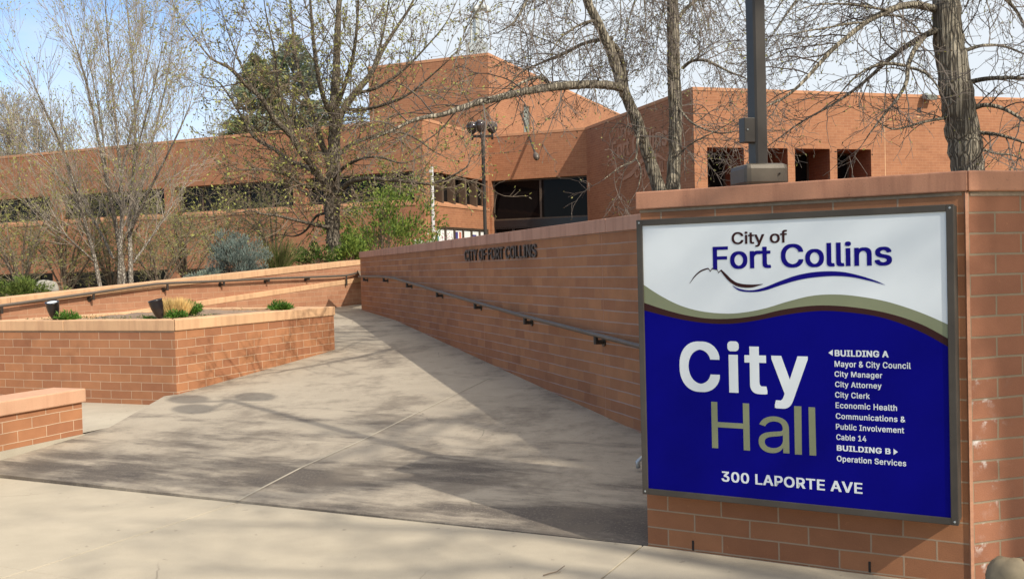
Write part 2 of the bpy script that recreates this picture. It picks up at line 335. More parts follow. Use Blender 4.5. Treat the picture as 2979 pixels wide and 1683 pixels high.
M['cover'] = plain('cover_paint', (0.085, 0.068, 0.048), 0.5, 0.2, 0.2, 20)
M['logo_brick'] = plain('logo_brick', (0.42, 0.22, 0.13), 0.85, 0, 0.1, 20)
M['rail'] = plain("rail_paint", (0.115, 0.090, 0.070), 0.42, 0.25, 0.2, 25)
M['sign_frame'] = plain("sign_frame", (0.066, 0.055, 0.044), 0.6, 0.3, 0.2, 12)
M['sign_white'] = plain("sign_white", (0.64, 0.68, 0.71), 0.30, 0, 0.06, 3)
M['sign_blue'] = plain("sign_blue", (0.002, 0.0015, 0.165), 0.5, 0, 0.12, 4, spec=0.05)
M['sign_navy'] = plain("sign_navy", (0.008, 0.005, 0.165), 0.5, 0, 0.05, 6, spec=0.06)
M['sign_green'] = plain("sign_green", (0.185, 0.20, 0.115), 0.4, 0, 0.05, 6)
M['sign_brown'] = plain("sign_brown", (0.036, 0.012, 0.012), 0.5, 0, 0.05, 6, spec=0.12)
M['letters'] = plain("letters_metal", (0.075, 0.058, 0.050), 0.5, 0.3, 0.2, 30)
M['black'] = plain("black_plastic", (0.012, 0.010, 0.012), 0.3, 0, 0.2, 20)
M['lens'] = plain("lamp_lens", (0.62, 0.66, 0.70), 0.15, 0, 0.1, 30)
M['frame_dark'] = plain("window_frame", (0.085, 0.060, 0.042), 0.45, 0.2, 0.15, 10)
M['mullion'] = plain("window_mullion", (0.085, 0.055, 0.036), 0.6, 0, 0.15, 10)
M['blind'] = plain("window_blind", (0.22, 0.20, 0.17), 0.7, 0, 0.1, 4)
M['louver'] = plain("louver_paint", (0.20, 0.21, 0.18), 0.6, 0, 0.1, 10)
M['galv'] = plain("galvanised", (0.42, 0.44, 0.43), 0.45, 0.5, 0.2, 6)
M['white_paint'] = plain("white_paint", (0.55, 0.55, 0.54), 0.5, 0, 0.08, 8)
M['soil'] = plain("soil", (0.22, 0.15, 0.10), 0.95, 0, 0.5, 26, bmp=1.0)
M['bed'] = plain("bed_mulch", (0.17, 0.12, 0.08), 0.95, 0, 0.5, 9, bmp=1.0)
M['bed_dark'] = plain('bed_dark', (0.045, 0.04, 0.035), 0.95)
M['lawn'] = plain("lawn", (0.10, 0.115, 0.05), 0.95, 0, 0.4, 3, bmp=0.6)
M['rock'] = plain("rock", (0.20, 0.16, 0.10), 0.8, 0, 0.35, 9, bmp=0.6)
M['boulder'] = plain("boulder", (0.27, 0.25, 0.21), 0.85, 0, 0.45, 5, bmp=0.7)
M['roofing'] = plain("roofing", (0.25, 0.23, 0.21), 0.9, 0, 0.2, 3)
def glassm(name, c, rough=0.03, ior=1.6):
    m, n, l, bs = nt(name); tcn = n.new("ShaderNodeTexCoord"); f = noise(n, l, tcn.outputs['Object'], 0.6, 2)
    bs.inputs['Base Color'].default_value = (*c, 1); bs.inputs['Roughness'].default_value = rough; bs.inputs['IOR'].default_value = ior
    bump(n, l, bs, f, 0.02, 0.02); return m
M['glass'] = glassm("dark_glass", (0.010, 0.009, 0.009), 0.05, 1.18)
M['entry_glass'] = glassm("entry_glass", (0.008, 0.006, 0.006), 0.02, 1.17)
M['bowl'] = glassm('smoked_bowl', (0.045, 0.030, 0.028), 0.08, 1.7)
M['bark_ridge'] = bark("bark_ridged", (0.095, 0.080, 0.062), (0.36, 0.315, 0.24), 22, 0.06)
M['bark_mid'] = bark("bark_mid", (0.055, 0.045, 0.036), (0.24, 0.20, 0.15), 20, 0.2)
M['bark_pale'] = bark("bark_pale", (0.15, 0.12, 0.095), (0.38, 0.34, 0.28), 16, 0.5)
M['twig_grey'] = plain("twig_grey", (0.14, 0.115, 0.098), 0.85, 0, 0.3, 5, 0.2)
M['twig_brown'] = plain("twig_brown", (0.17, 0.13, 0.095), 0.85, 0, 0.3, 5, 0.2)
M['twig_pale'] = plain("twig_pale", (0.35, 0.295, 0.24), 0.85, 0, 0.3, 5, 0.2)
M['twig_olive'] = plain('twig_olive', (0.25, 0.215, 0.14), 0.85, 0, 0.3, 5, 0.2)
M['twig_far'] = plain("twig_far", (0.26, 0.22, 0.18), 0.85, 0, 0.3, 2, 0.2)
M['bud'] = leafm("bud", (0.12, 0.10, 0.065), 0.1)
M['leaf_lime'] = leafm("leaf_lime", (0.34, 0.34, 0.095)); M['leaf_olive'] = leafm("leaf_olive", (0.26, 0.245, 0.095))
M['leaf_green'] = leafm("leaf_green", (0.085, 0.15, 0.030)); M['leaf_bright'] = leafm("leaf_bright", (0.15, 0.22, 0.040))
M['leaf_spring'] = leafm('leaf_spring', (0.22, 0.29, 0.055), 0.3); M['leaf_deep'] = leafm("leaf_deep", (0.045, 0.085, 0.015)); M['leaf_tan'] = leafm("leaf_tan", (0.28, 0.21, 0.11))
M['blossom'] = leafm("blossom", (0.70, 0.68, 0.58)); M['blossom_pink'] = leafm("blossom_pink", (0.40, 0.13, 0.20))
M['needle_blue'] = leafm("needle_blue", (0.25, 0.29, 0.215), 0.25); M['needle_steel'] = leafm('needle_steel', (0.12, 0.155, 0.135), 0.1); M['needle_grey'] = leafm("needle_grey", (0.17, 0.20, 0.175), 0.1)
M['needle_green'] = leafm("needle_green", (0.15, 0.185, 0.085), 0.25); M['needle_brown'] = leafm("needle_brown", (0.28, 0.21, 0.115), 0.25)
M['juniper'] = leafm("juniper", (0.085, 0.125, 0.025), 0.1); M['juniper_light'] = leafm("juniper_light", (0.16, 0.20, 0.045), 0.1)
M['straw'] = leafm("straw", (0.62, 0.44, 0.18), 0.2)
M['parsley'] = leafm("parsley", (0.060, 0.150, 0.015)); M['parsley_light'] = leafm("parsley_light", (0.13, 0.24, 0.05))
M['paper'] = plain("paper", (0.80, 0.80, 0.78), 0.6, 0, 0.04, 5)
M['paper_blue'] = plain("paper_blue", (0.06, 0.06, 0.22), 0.6, 0, 0.4, 9); M['paper_red'] = plain("paper_red", (0.55, 0.20, 0.14), 0.6, 0, 0.4, 9)
M['paper_teal'] = plain("paper_teal", (0.16, 0.36, 0.42), 0.6, 0, 0.4, 9); M['paper_grey'] = plain("paper_grey", (0.30, 0.33, 0.38), 0.6, 0, 0.3, 9)

# ------------------------------------------------------------------ lettering
FONT = None
try:
    fp = os.path.join(bpy.utils.system_resource('DATAFILES', path='fonts'), "Inter.woff2")
    if os.path.exists(fp): FONT = bpy.data.fonts.load(fp)
except Exception:
    FONT = None
from mathutils.geometry import tessellate_polygon, interpolate_bezier
def glyphs(txt, res=5, space=1.0):
    """outlines of a line of type, each outer contour filled with its own counters: verts (x, y, 0..1), faces"""
    cu = bpy.data.curves.new("t", 'FONT'); cu.body = txt; cu.size = 1.0; cu.space_character = space
    if FONT: cu.font = FONT
    o = bpy.data.objects.new("t", cu); col.objects.link(o); bpy.context.view_layer.update()
    dg = bpy.context.evaluated_depsgraph_get(); oe = o.evaluated_get(dg); c2 = oe.to_curve(dg)
    polys = []
    for sp in c2.splines:
        pts = []
        if sp.type == 'BEZIER':
            bp_ = sp.bezier_points
            for i in range(len(bp_)):
                p, q = bp_[i], bp_[(i + 1) % len(bp_)]
                straight = p.handle_right_type == 'VECTOR' and q.handle_left_type == 'VECTOR'
                pts += interpolate_bezier(p.co, p.handle_right, q.handle_left, q.co, 2 if straight else res + 1)[:-1]
        else: pts = [p.co.xyz for p in sp.points]
        q = []
        for p in pts:
            if not q or (p - q[-1]).length > 1e-5: q.append(Vector((p.x, p.y, 0)))
        if len(q) > 2 and (q[0] - q[-1]).length < 1e-5: q.pop()
        if len(q) > 2: polys.append(q)
    oe.to_curve_clear(); bpy.data.objects.remove(o); bpy.data.curves.remove(cu)
    area = lambda p: sum(p[i - 1].x * p[i].y - p[i].x * p[i - 1].y for i in range(len(p))) / 2
    def inside(pt, p):
        c = False
        for i in range(len(p)):
            a_, b_ = p[i - 1], p[i]
            if (a_.y > pt.y) != (b_.y > pt.y) and pt.x < (b_.x - a_.x) * (pt.y - a_.y) / (b_.y - a_.y) + a_.x: c = not c
        return c
    ars = [area(p) for p in polys]; big = max(ars, key=abs); sg = 1 if big > 0 else -1
    outer = [p for p, a_ in zip(polys, ars) if a_ * sg > 0]; holes = [p for p, a_ in zip(polys, ars) if a_ * sg <= 0]
    vs, fs = [], []
    for k, op in enumerate(outer):
        hs = [h for h in holes if inside(h[0], op) and min((abs(area(q)) for q in outer if inside(h[0], q)), default=0) >= abs(area(op)) - 1e-9]
        flat = op + [v for h in hs for v in h]; i0 = len(vs); zt = 1.0 - 0.02 * (k % 2)
        vs += [(v.x, v.y, zt) for v in flat]
        for t in tessellate_polygon([op] + hs): fs.append(tuple(i0 + j for j in t))
        j0 = len(vs); vs += [(v.x, v.y, 0.0) for v in flat]; st = 0
        for lp in [op] + hs:
            n_ = len(lp)
            for i in range(n_): fs.append((i0 + st + i, i0 + st + (i + 1) % n_, j0 + st + (i + 1) % n_, j0 + st + i))
            st += n_
    return vs, fs
_cap = {}
def capheight(offset):
    if offset not in _cap:
        vs, _ = glyphs("H"); ys = [v[1] for v in vs]; _cap[offset] = (max(ys), min(ys))
    return _cap[offset]
def put_text(mb, txt, fn, left, right, base, cap, offset=0.0, thick=0.002, m=0, space=1.0, res=5):
    """fn(a,b,c) -> world; text spans left..right, baseline base, capital height cap; weight grown by stepped copies"""
    vs, fs = glyphs(txt, res, space); w = max(0.0, offset)
    xs = [v[0] for v in vs]; x0, x1 = min(xs) - w, max(xs) + w; hi, lo = capheight(0.0); lo -= w * 0.6; hi += w * 0.6
    sh = [(0, 0)] if w < 0.003 else [(0, 0)] + [(p * w, q * w * 0.6) for p, q in ((-1, -1), (-1, 0), (-1, 1), (0, 1), (1, 1), (1, 0), (1, -1), (0, -1), (-.5, 1), (.5, 1), (-.5, -1), (.5, -1), (-.5, 0), (.5, 0))]
    for k, (ox, oy) in enumerate(sh):
        i0 = len(mb.v)
        for v in vs:
            mb.v.append(tuple(fn(left + (v[0] + ox - x0) / (x1 - x0) * (right - left), base + (v[1] + oy - lo) / (hi - lo) * cap, (thick - k * thick * 0.015) * v[2])))
        for f in fs:
            mb.f.append(tuple(i0 + j for j in f)); mb.uv.append([(0, 0)] * len(f)); mb.m.append(m)

# ================================================================== GROUND AND PATHS
def rampz(p): return 0.069 * ((p[0] - 0.75) * dA2.x + (p[1] - 5.74) * dA2.y)
def structure(mb, name, mats, **k):
    return tag(mb.build(name, mats, **k), kind="structure")
g = MB(); g.poly([(-400, -200, -0.30), (400, -200, -0.30), (400, 900, -0.30), (-400, 900, -0.30)]); structure(g, "ground", M['lawn'])
# sidewalk: slabs with open tooled joints over a darker bed
jd, pd = dr(-63.7), dr(26.3)
sw = MB(); bed_ = MB()
Jp = J0 + jd * (-0.00)
def slab(u0, u1, v0, v1, z=0.0):
    gp = 0.0045
    a = Jp + jd * (u0 + gp) + pd * (v0 + gp); sw.box(a - Vector((0, 0, 0.12)), jd * (u1 - u0 - 2 * gp), pd * (v1 - v0 - 2 * gp), Vector((0, 0, 0.12 + z)))
us = [-9.3, -6.2, -3.1, 0.03, 3.07, 6.15, 9.2, 12.3]
for i in range(len(us) - 1):
    slab(us[i], us[i + 1], -1.72, 0.0); slab(us[i], us[i + 1], -3.4, -1.72, 0.004); slab(us[i], us[i + 1], -6.5, -3.4, -0.002)
structure(sw, "sidewalk", M['sidewalk'], bevel=0.004)
bed_.poly([tuple(Jp + jd * u + pd * v + Vector((0, 0, -0.06))) for u, v in ((-9.3, -6.5), (12.3, -6.5), (12.3, 0), (-9.3, 0))]); structure(bed_, "path_bed", M['bed_dark'])

W0 = Vector((1.077, 8.488, 0)); nB = dr(BR - 90)                       # ramp wall face, normal towards the ramp
P1 = Vector((-3.945, 11.60, 0)); P2 = P1 + dA2 * 3.37; P3 = P2 + dA * 2.95; P4 = P1 + dA * 2.95   # planter corners
LG = Vector((-4.195, 9.62, 0))                                          # low wall corner
BW = Vector((-3.724, 24.0, 0)); nW = dr(A2 + 90)                        # back wall, normal towards the path
def zed(p, z): return (p.x, p.y, z)
rp = MB()
def onramp(p):
    d_ = (p - J0).dot(dA2); z_ = max(0.0, 0.069 * d_) if d_ < 10.45 else 0.721 + 0.027 * (d_ - 10.45)
    return zed(p, z_ + 0.002)
def ud(p): return ((p - J0).dot(dA), (p - J0).dot(dA2))
left_line = [J0 + jd * 6.25, LG + dA2 * 0.35, P1 + dA2 * -0.10 + dA * 0.10, P1 + dA * 0.03, P2 + dA * 0.03, P2 + dA * 2.9 + dA2 * 0.06, BW + dA2 * -7.9 + nW * 0.1, BW + dA2 * 6 + nW * 0.02]
right_line = [J0 + jd * -0.9, W0 + dBR * -2.6, W0 + dBR * 13.9, W0 + dBR * 14.0 - nB * 3.0, W0 + dBR * 22 - nB * 4.0]
def atd(line, d_):
    q = [ud(p) for p in line]
    for (u0, d0), (u1, d1) in zip(q[:-1], q[1:]):
        if d0 <= d_ <= d1 and d1 > d0: return u0 + (u1 - u0) * (d_ - d0) / (d1 - d0)
    return q[0][0] if d_ < q[0][1] else q[-1][0]
dl = sorted({round(0.35 * k, 3) for k in range(0, 50)} | {ud(p)[1] for p in left_line + right_line if 0 < ud(p)[1] < 17})
lo_d = [d_ for d_ in dl if d_ >= 0.0]
for a_, b_ in zip(lo_d[:-1], lo_d[1:]):
    la, lb, ra, rb_ = (J0 + dA * atd(left_line, max(a_, 0.36)) + dA2 * a_, J0 + dA * atd(left_line, max(b_, 0.36)) + dA2 * b_, J0 + dA * atd(right_line, a_) + dA2 * a_, J0 + dA * atd(right_line, b_) + dA2 * b_)
    if b_ <= 0.40:
        f_ = lambda d_: d_ / 0.394 * 6.24
        la, lb = J0 + dA * f_(a_) * 0.998 + dA2 * a_, J0 + dA * f_(b_) * 0.998 + dA2 * b_
    rp.poly([onramp(p) for p in (la, ra, rb_, lb)])
    rp.poly([onramp(la), onramp(lb), (lb.x, lb.y, -0.29), (la.x, la.y, -0.29)])
structure(rp, "ramp", M['ramp'])
jt = MB()                                                                # slightly raised troweled joint on the ramp
pts = [(693, 1456), (878, 1360), (1047, 1286), (1195, 1208), (1327, 1146)]
jl = [Vector((-2.0, 7.09, 0)), Vector((-1.72, 7.93, 0)), Vector((-1.37, 8.75, 0)), Vector((-1.02, 9.70, 0)), Vector((-0.62, 10.75, 0)), Vector((-0.3, 11.6, 0)) ]
for a, b in zip(jl[:-1], jl[1:]):
    dd = (b - a).normalized(); sd = Vector((dd.y, -dd.x, 0)) * 0.011
    jt.poly([zed(p, rampz(p) + 0.006) for p in (a - sd, b - sd, b + sd, a + sd)])
structure(jt, "ramp_joint", M['path'])
# landing and the side path that climbs between the planter and the back wall
def sidez(p): return max(0.13, 0.845 + 0.0568 * ((p - BW).dot(dA2)))
sp_ = MB()
ss = [-14, -12.6, -10, -7, -4.0]
for a, b in zip(ss[:-1], ss[1:]):
    q = [BW + dA2 * a, BW + dA2 * b, BW + dA2 * b + nW * 3.4, BW + dA2 * a + nW * 3.4]
    za, zb = max(0.125, 0.845 + 0.0568 * a), max(0.125, 0.845 + 0.0568 * b)
    if a < -7: za, zb = (0.125 if a < -10.5 else za), (0.125 if b < -10.5 else zb)
    sp_.poly([zed(q[0], za), zed(q[1], zb), zed(q[1] + nW * 1.6, zb), zed(q[0] + nW * 1.6, za)])
sp_.poly([zed(BW + dA2 * -20, 0.12), zed(BW + dA2 * -10, 0.12), zed(BW + dA2 * -10 + nW * 5.02, 0.12), zed(BW + dA2 * -20 + nW * 5.02, 0.12)])
structure(sp_, "side_path", M['path'])
# planted ground behind the walls
bd = MB()
def bedpoly(pts): bd.poly(pts)
bk0, bk1 = BW + dA2 * -16, BW + dA2 * 0.5
WC = Vector((-3.452, 40.367, 0)); RC = Vector((6.516, 35.026, 0)); IC = RC + dB * 9.9575; EC = IC + dA * 4.796
offw = nW * -0.32
bedpoly([zed(bk0 + offw, 0.86), zed(bk1 + offw, 1.72), zed(WC + dA * 1.0, 1.0), zed(WC + dA * 45, 0.9), ])
bedpoly([zed(bk1 + offw, 1.72), zed(W0 + dBR * 13.6, 1.4), zed(EC, 0.95), zed(WC + dA * 1.0, 1.0)])
r0, r1 = W0 + dBR * -1.5 - nB * 0.3, W0 + dBR * 13.8 - nB * 0.3
bedpoly([zed(r0, 1.72), zed(r1, 1.2), zed(IC, 0.95), zed(RC, 1.0), zed(Vector((7, 12, 0)), 1.6), zed(Vector((3.2, 5.6, 0)), 1.72)])
bedpoly([zed(Vector((3.2, 5.6, 0)), 1.72), zed(Vector((7, 12, 0)), 1.6), zed(RC, 1.0), zed(RC + dB2 * 30, 1.0), zed(Vector((30, 9, 0)), 1.72)])
structure(bd, "planting_bed", M['bed'])

# ================================================================== BRICK SIGN WALL (two faces meeting at an obtuse corner)
C = Vector((2.226, 4.86, 0)); nS = dr(S - 90); nT = dr(T + 90)
def up(z): return Vector((0, 0, z))
sign_wall = empty("brick_wall", C, "tall brick wall with pink coping that carries the blue entrance sign", "brick wall")
TH = 0.50
b = MB(); b.box(C + up(-0.25), dS * 1.717, -nS * TH, up(2.19)); b.build("brickwork", M['brick_sign'], sign_wall)
b = MB(); b.box(C + up(-0.25) + dT * 0.012, dT * 6.0, -nT * TH, up(2.19)); b.build("brickwork", M['brick_end'], sign_wall)
b = MB(); b.box(C + up(-0.25) + (nS + nT).normalized() * 0.008 - Vector((0.009, 0, 0)), Vector((0.018, 0.004, 0)), Vector((0, 0.05, 0)), up(2.19)); b.build("corner_joint", M['caulk'], sign_wall)
b = MB()
bis = (nS + nT).normalized(); ov = 0.022; co = C + bis * (ov / bis.dot(nS)); ci = C - bis * ((TH + ov) / bis.dot(nS))
lo_, hi_ = 1.942, 2.043
Lo = C + dS * 1.738 + nS * ov; Li = C + dS * 1.738 - nS * (TH + ov)
def prism(mb, poly, z0, z1, m=0):
    i = len(mb.v); n_ = len(poly)
    mb.v.extend([zed(p, z0) for p in poly] + [zed(p, z1) for p in poly])
    for k in range(n_):
        k2 = (k + 1) % n_; l_ = (poly[k2] - poly[k]).length
        mb.face((i + k, i + k2, i + n_ + k2, i + n_ + k), [(0, z0), (l_, z0), (l_, z1), (0, z1)], m)
    mb.face(tuple(i + n_ + k for k in range(n_)), [(p.x, p.y) for p in poly], m); mb.face(tuple(i + k for k in range(n_))[::-1], [(p.x, p.y) for p in poly][::-1], m)
prism(b, [Lo, co, ci, Li], lo_, hi_)
b.build("coping", M['coping_pink'], sign_wall, bevel=0.007)
b = MB(); prism(b, [co + dT * 0.004, C + dT * 6.0 + nT * ov, C + dT * 6.0 - nT * (TH + ov), ci + dT * 0.004], lo_, hi_); b.build("coping", M['coping_pink'], sign_wall, bevel=0.007)
b = MB(); b.box(C + dS * 0.02 + nS * 0.004 + up(1.924), dS * 1.70, -nS * 0.05, up(0.017)); b.box(C + dT * 0.02 + nT * 0.004 + up(1.920), dT * 5.5, -nT * 0.05, up(0.021)); b.build("mortar_bed", M['mortar'], sign_wall)
for (x, y) in ((1743, 1370), (2187, 1424)):
    s_, z_ = sz(C, S, x, y); b = MB(); b.box(C + dS * (s_ - 0.006) + nS * 0.002 + up(z_ - 0.028), dS * 0.012, -nS * 0.02, up(0.056)); b.build("weep_hole", M['black'], sign_wall)

# ------------------------------------------------------------------ entrance sign
D_S = 0.150
SO = C + nS * D_S
exS = -dS
def SP(a, bb, c): return SO + exS * a + up(bb) + nS * c
def spx(x, y):
    s_, z_ = sz(SO, S, x, y); return -s_, z_
def c4(x, y): return ((1780 + x * 0.46545) / K, (480 + y * 0.46545) / K)
def c7(x, y): return ((1800 + x * 0.50385) / K, (950 + y * 0.50385) / K)
sign = empty("entrance_sign", SO, "large blue and white city hall sign with wave bands on the brick wall", "sign")
aL, aR, zB, zT = -1.676, -0.040, 0.338, 1.877
b = MB(); b.box(SP(aL + 0.004, zB + 0.004, -0.149), exS * (aR - aL - 0.008), nS * 0.146, up(zT - zB - 0.008)); b.build("cabinet", M['sign_frame'], sign)
b = MB(); fw = 0.034
b.box(SP(aL, zB, -0.03), exS * fw, nS * 0.040, up(zT - zB)); b.box(SP(aR - fw, zB, -0.03), exS * fw, nS * 0.040, up(zT - zB))
b.box(SP(aL + fw, zB, -0.03), exS * (aR - aL - 2 * fw), nS * 0.039, up(fw)); b.box(SP(aL + fw, zT - fw, -0.03), exS * (aR - aL - 2 * fw), nS * 0.039, up(fw))
b.build("frame", M['sign_frame'], sign, bevel=0.003)
for a_, z_ in ((aL + fw / 2, zT - fw / 2), (aR - fw / 2, zT - fw / 2), (aL + fw / 2, zB + fw / 2), (aR - fw / 2, zB + fw / 2)):
    b = MB(); b.lathe(SP(a_, z_, 0.0095), [(0.006, 0), (0.0045, 0.0025)], 10, nS); b.build("screw", M['galv'], sign)
iL, iR, iB, iT = aL + fw, aR - fw, zB + fw, zT - fw
def curve(pts, f=c4):                                                    # smooth curve through read-off points
    q = [spx(*f(*p)) for p in pts]; out = []
    for i in range(len(q) - 1):
        p0, p1, p2, p3 = q[max(i - 1, 0)], q[i], q[i + 1], q[min(i + 2, len(q) - 1)]
        for k in range(8):
            t = k / 8; out.append(tuple(0.5 * ((2 * p1[j]) + (-p0[j] + p2[j]) * t + (2 * p0[j] - 5 * p1[j] + 4 * p2[j] - p3[j]) * t * t + (-p0[j] + 3 * p1[j] - 3 * p2[j] + p3[j]) * t ** 3) for j in (0, 1)))
    out.append(q[-1]); return out
def ribbon(mb, top, bot, c, m=0):
    n_ = 60
    def resample(cv):
        L = [0]
        for p, q in zip(cv[:-1], cv[1:]): L.append(L[-1] + math.hypot(q[0] - p[0], q[1] - p[1]))
        o = []; j = 0
        for k in range(n_ + 1):
            t = L[-1] * k / n_
            while j < len(L) - 2 and L[j + 1] < t: j += 1
            f = (t - L[j]) / max(1e-9, L[j + 1] - L[j]); o.append((cv[j][0] + (cv[j + 1][0] - cv[j][0]) * f, cv[j][1] + (cv[j + 1][1] - cv[j][1]) * f))
        return o
    a, bb = resample(top), resample(bot); i0 = len(mb.v)
    for p, q in zip(a, bb): mb.v.append(tuple(SP(p[0], p[1], c))); mb.v.append(tuple(SP(q[0], q[1], c)))
    for k in range(n_): mb.face((i0 + 2 * k, i0 + 2 * k + 1, i0 + 2 * k + 3, i0 + 2 * k + 2), None, m)
def fitx(cv):                                                            # run a band exactly from frame to frame
    x0, x1 = cv[0][0], cv[-1][0]; return [(iL + (p[0] - x0) / (x1 - x0) * (iR - iL), p[1]) for p in cv]
b = MB(); b.poly([SP(iL, iB, 0.0), SP(iR, iB, 0.0), SP(iR, iT, 0.0), SP(iL, iT, 0.0)]); b.build("face_panel", M['sign_white'], sign)
g_top = fitx(curve([(197, 748), (300, 815), (420, 875), (550, 912), (700, 927), (820, 920), (950, 895), (1100, 850), (1250, 815), (1400, 808), (1550, 822), (1700, 850), (1850, 895), (1980, 945), (2090, 995)]))
b_top = fitx(curve([(200, 860), (320, 900), (450, 935), (600, 958), (750, 958), (900, 940), (1050, 905), (1200, 882), (1330, 876), (1480, 885), (1650, 910), (1800, 948), (1950, 1005), (2092, 1083)]))
b_bot = fitx(curve([(203, 907), (320, 938), (450, 967), (600, 988), (750, 990), (900, 970), (1050, 940), (1200, 918), (1330, 910), (1480, 920), (1650, 945), (1800, 990), (1950, 1055), (2092, 1135)]))
b = MB(); ribbon(b, g_top, b_top, 0.0004); b.build("green_band", M['sign_green'], sign)
b = MB(); ribbon(b, b_top, b_bot, 0.0007); b.build("brown_band", M['sign_brown'], sign)
b = MB(); ribbon(b, b_bot, [(iL, iB), (iR, iB)], 0.0004); b.build("blue_field", M['sign_blue'], sign)
def sign_text(mb, txt, f, L, Rr, top, base, offset=0.0, m=0, space=1.0, c0=0.0010):
    """L,Rr = read-off points at left/right ends on the baseline; top = point above L at capital height"""
    a0, z0 = spx(*f(*L)); a1, z1 = spx(*f(*Rr)); zc = spx(*f(*top))[1]
    put_text(mb, txt, lambda a, bb, c: SP(a, bb, c + c0), a0, a1, (z0 + z1) / 2, zc - z0, offset, 0.0010, m, space, 4)
b = MB()
sign_text(b, "City of", c4, (750, 494), (1097, 484), (750, 420), None, 0.014, 0)
sign_text(b, "Fort Collins", c4, (633, 641), (1752, 634), (633, 502), None, 0.016, 1)
ribbon(b, curve([(755, 752), (800, 773), (870, 782), (950, 765), (1050, 725), (1150, 690), (1250, 670), (1350, 663), (1450, 668), (1550, 690), (1650, 722), (1708, 748)]),
       curve([(755, 755), (800, 785), (880, 793), (960, 782), (1050, 752), (1150, 722), (1250, 703), (1380, 693), (1500, 700), (1620, 725), (1670, 738), (1708, 749)]), 0.0016, 1)
ribbon(b, curve([(487, 738), (518, 690), (558, 656), (603, 641)]), curve([(487, 741), (523, 695), (562, 664), (606, 648)]), 0.0016, 0)
for seg in ([(603, 641), (616, 660), (627, 642)], [(627, 642), (658, 648), (667, 668), (684, 651)]):
    for p, q in zip(seg[:-1], seg[1:]):
        ribbon(b, [spx(*c4(*p)), spx(*c4(*q))], [spx(*c4(p[0], p[1] + 8)), spx(*c4(q[0], q[1] + 8))], 0.0016, 0)
ribbon(b, curve([(684, 651), (715, 680), (755, 718), (800, 739), (870, 746), (945, 742)]), curve([(678, 657), (705, 695), (745, 735), (795, 760), (870, 765), (945, 744)]), 0.0016, 0)
b.build("logo", [M['sign_brown'], M['sign_navy']], sign)
b = MB(); sign_text(b, "City", c7, (355, 362), (1097, 402), (355, 82), None, 0.022, 0, 1.12); b.build("title_lettering", M['sign_white'], sign)
b = MB(); sign_text(b, "Ha", c7, (540, 699), (986, 728), (540, 433), None, 0.0, 0)
for q_ in ([(1018, 735), (1058, 737), (1055, 458), (1013, 456)], [(1102, 740), (1141, 742), (1134, 464), (1096, 462)]):   # the two straight l
    b.poly([SP(*spx(*c7(*p)), 0.0020) for p in q_])
b.build("subtitle_lettering", M['sign_green'], sign)
b = MB()
lines = [("BUILDING A", 1248, 1558, 134, 170, 175, 0.030), ("Mayor & City Council", 1247, 1687, 198, 232, 240, 0.015), ("City Manager", 1247, 1522, 258, 289, 293, 0.015), ("City Attorney", 1250, 1518, 317, 348, 354, 0.015),
         ("City Clerk", 1250, 1450, 377, 409, 413, 0.015), ("Economic Health", 1253, 1607, 437, 470, 482, 0.015), ("Communications &", 1254, 1655, 499, 531, 549, 0.015),
         ("Public Involvement", 1255, 1648, 560, 592, 611, 0.015), ("Cable 14", 1257, 1430, 620, 652, 660, 0.015), ("BUILDING B", 1260, 1570, 682, 714, 733, 0.030), ("Operation Services", 1260, 1660, 745, 777, 801, 0.015)]
for t, x0, x1, yt, yb, yr, off in lines:
    sign_text(b, t, c7, (x0, yb), (x1, yr), (x0, yt), None, off, 0, 1.06)
def tri(pts): b.poly([SP(*spx(*c7(*p)), 0.0016) for p in pts])
tri([(1211, 149), (1236, 131), (1236, 167)]); tri([(1587, 702), (1587, 738), (1612, 721)])
b.build("directory_lettering", M['sign_white'], sign)
b = MB(); sign_text(b, "300 LAPORTE AVE", c7, (595, 892), (1408, 960), (595, 834), None, 0.021, 0, 1.05); b.build("address_lettering", M['sign_white'], sign)

# ================================================================== RAMP WALL
ramp_wall = empty("ramp_wall", W0, "long shaded brick wall beside the ramp with raised metal lettering", "brick wall")
b = MB(); b.box(W0 + dBR * -2.7 + up(-0.3), dBR * 16.6, -nB * 0.30, up(2.225)); b.build("brickwork", M['brick_ramp'], ramp_wall)
s0 = -2.7
for k, s1 in enumerate((0.62, 3.45, 6.0, 8.9, 11.6, 13.92)):
    b = MB(); b.box(W0 + dBR * (s0 + 0.004) + nB * 0.02 + up(1.927), dBR * (s1 - s0 - 0.008), -nB * 0.34, up(0.126)); b.build("coping", M['coping_ramp'], ramp_wall, bevel=0.006); s0 = s1
s0 = 0.0
b = MB()
for s1 in (0.75, 4.6): b.box(W0 + dBR * s1 + nB * 0.0015 + up(-0.05), dBR * 0.007, -nB * 0.02, up(1.96))
b.build("control_joint", M['caulk'], ramp_wall)
b = MB(); put_text(b, "CITY OF FORT COLLINS", lambda a, bb, c: W0 + dBR * (-a) + up(bb) + nB * c, -5.40, -2.51, 1.735, 0.145, 0.012, 0.022, 0, 1.0, 4)
b.build("lettering", M['letters'], ramp_wall)

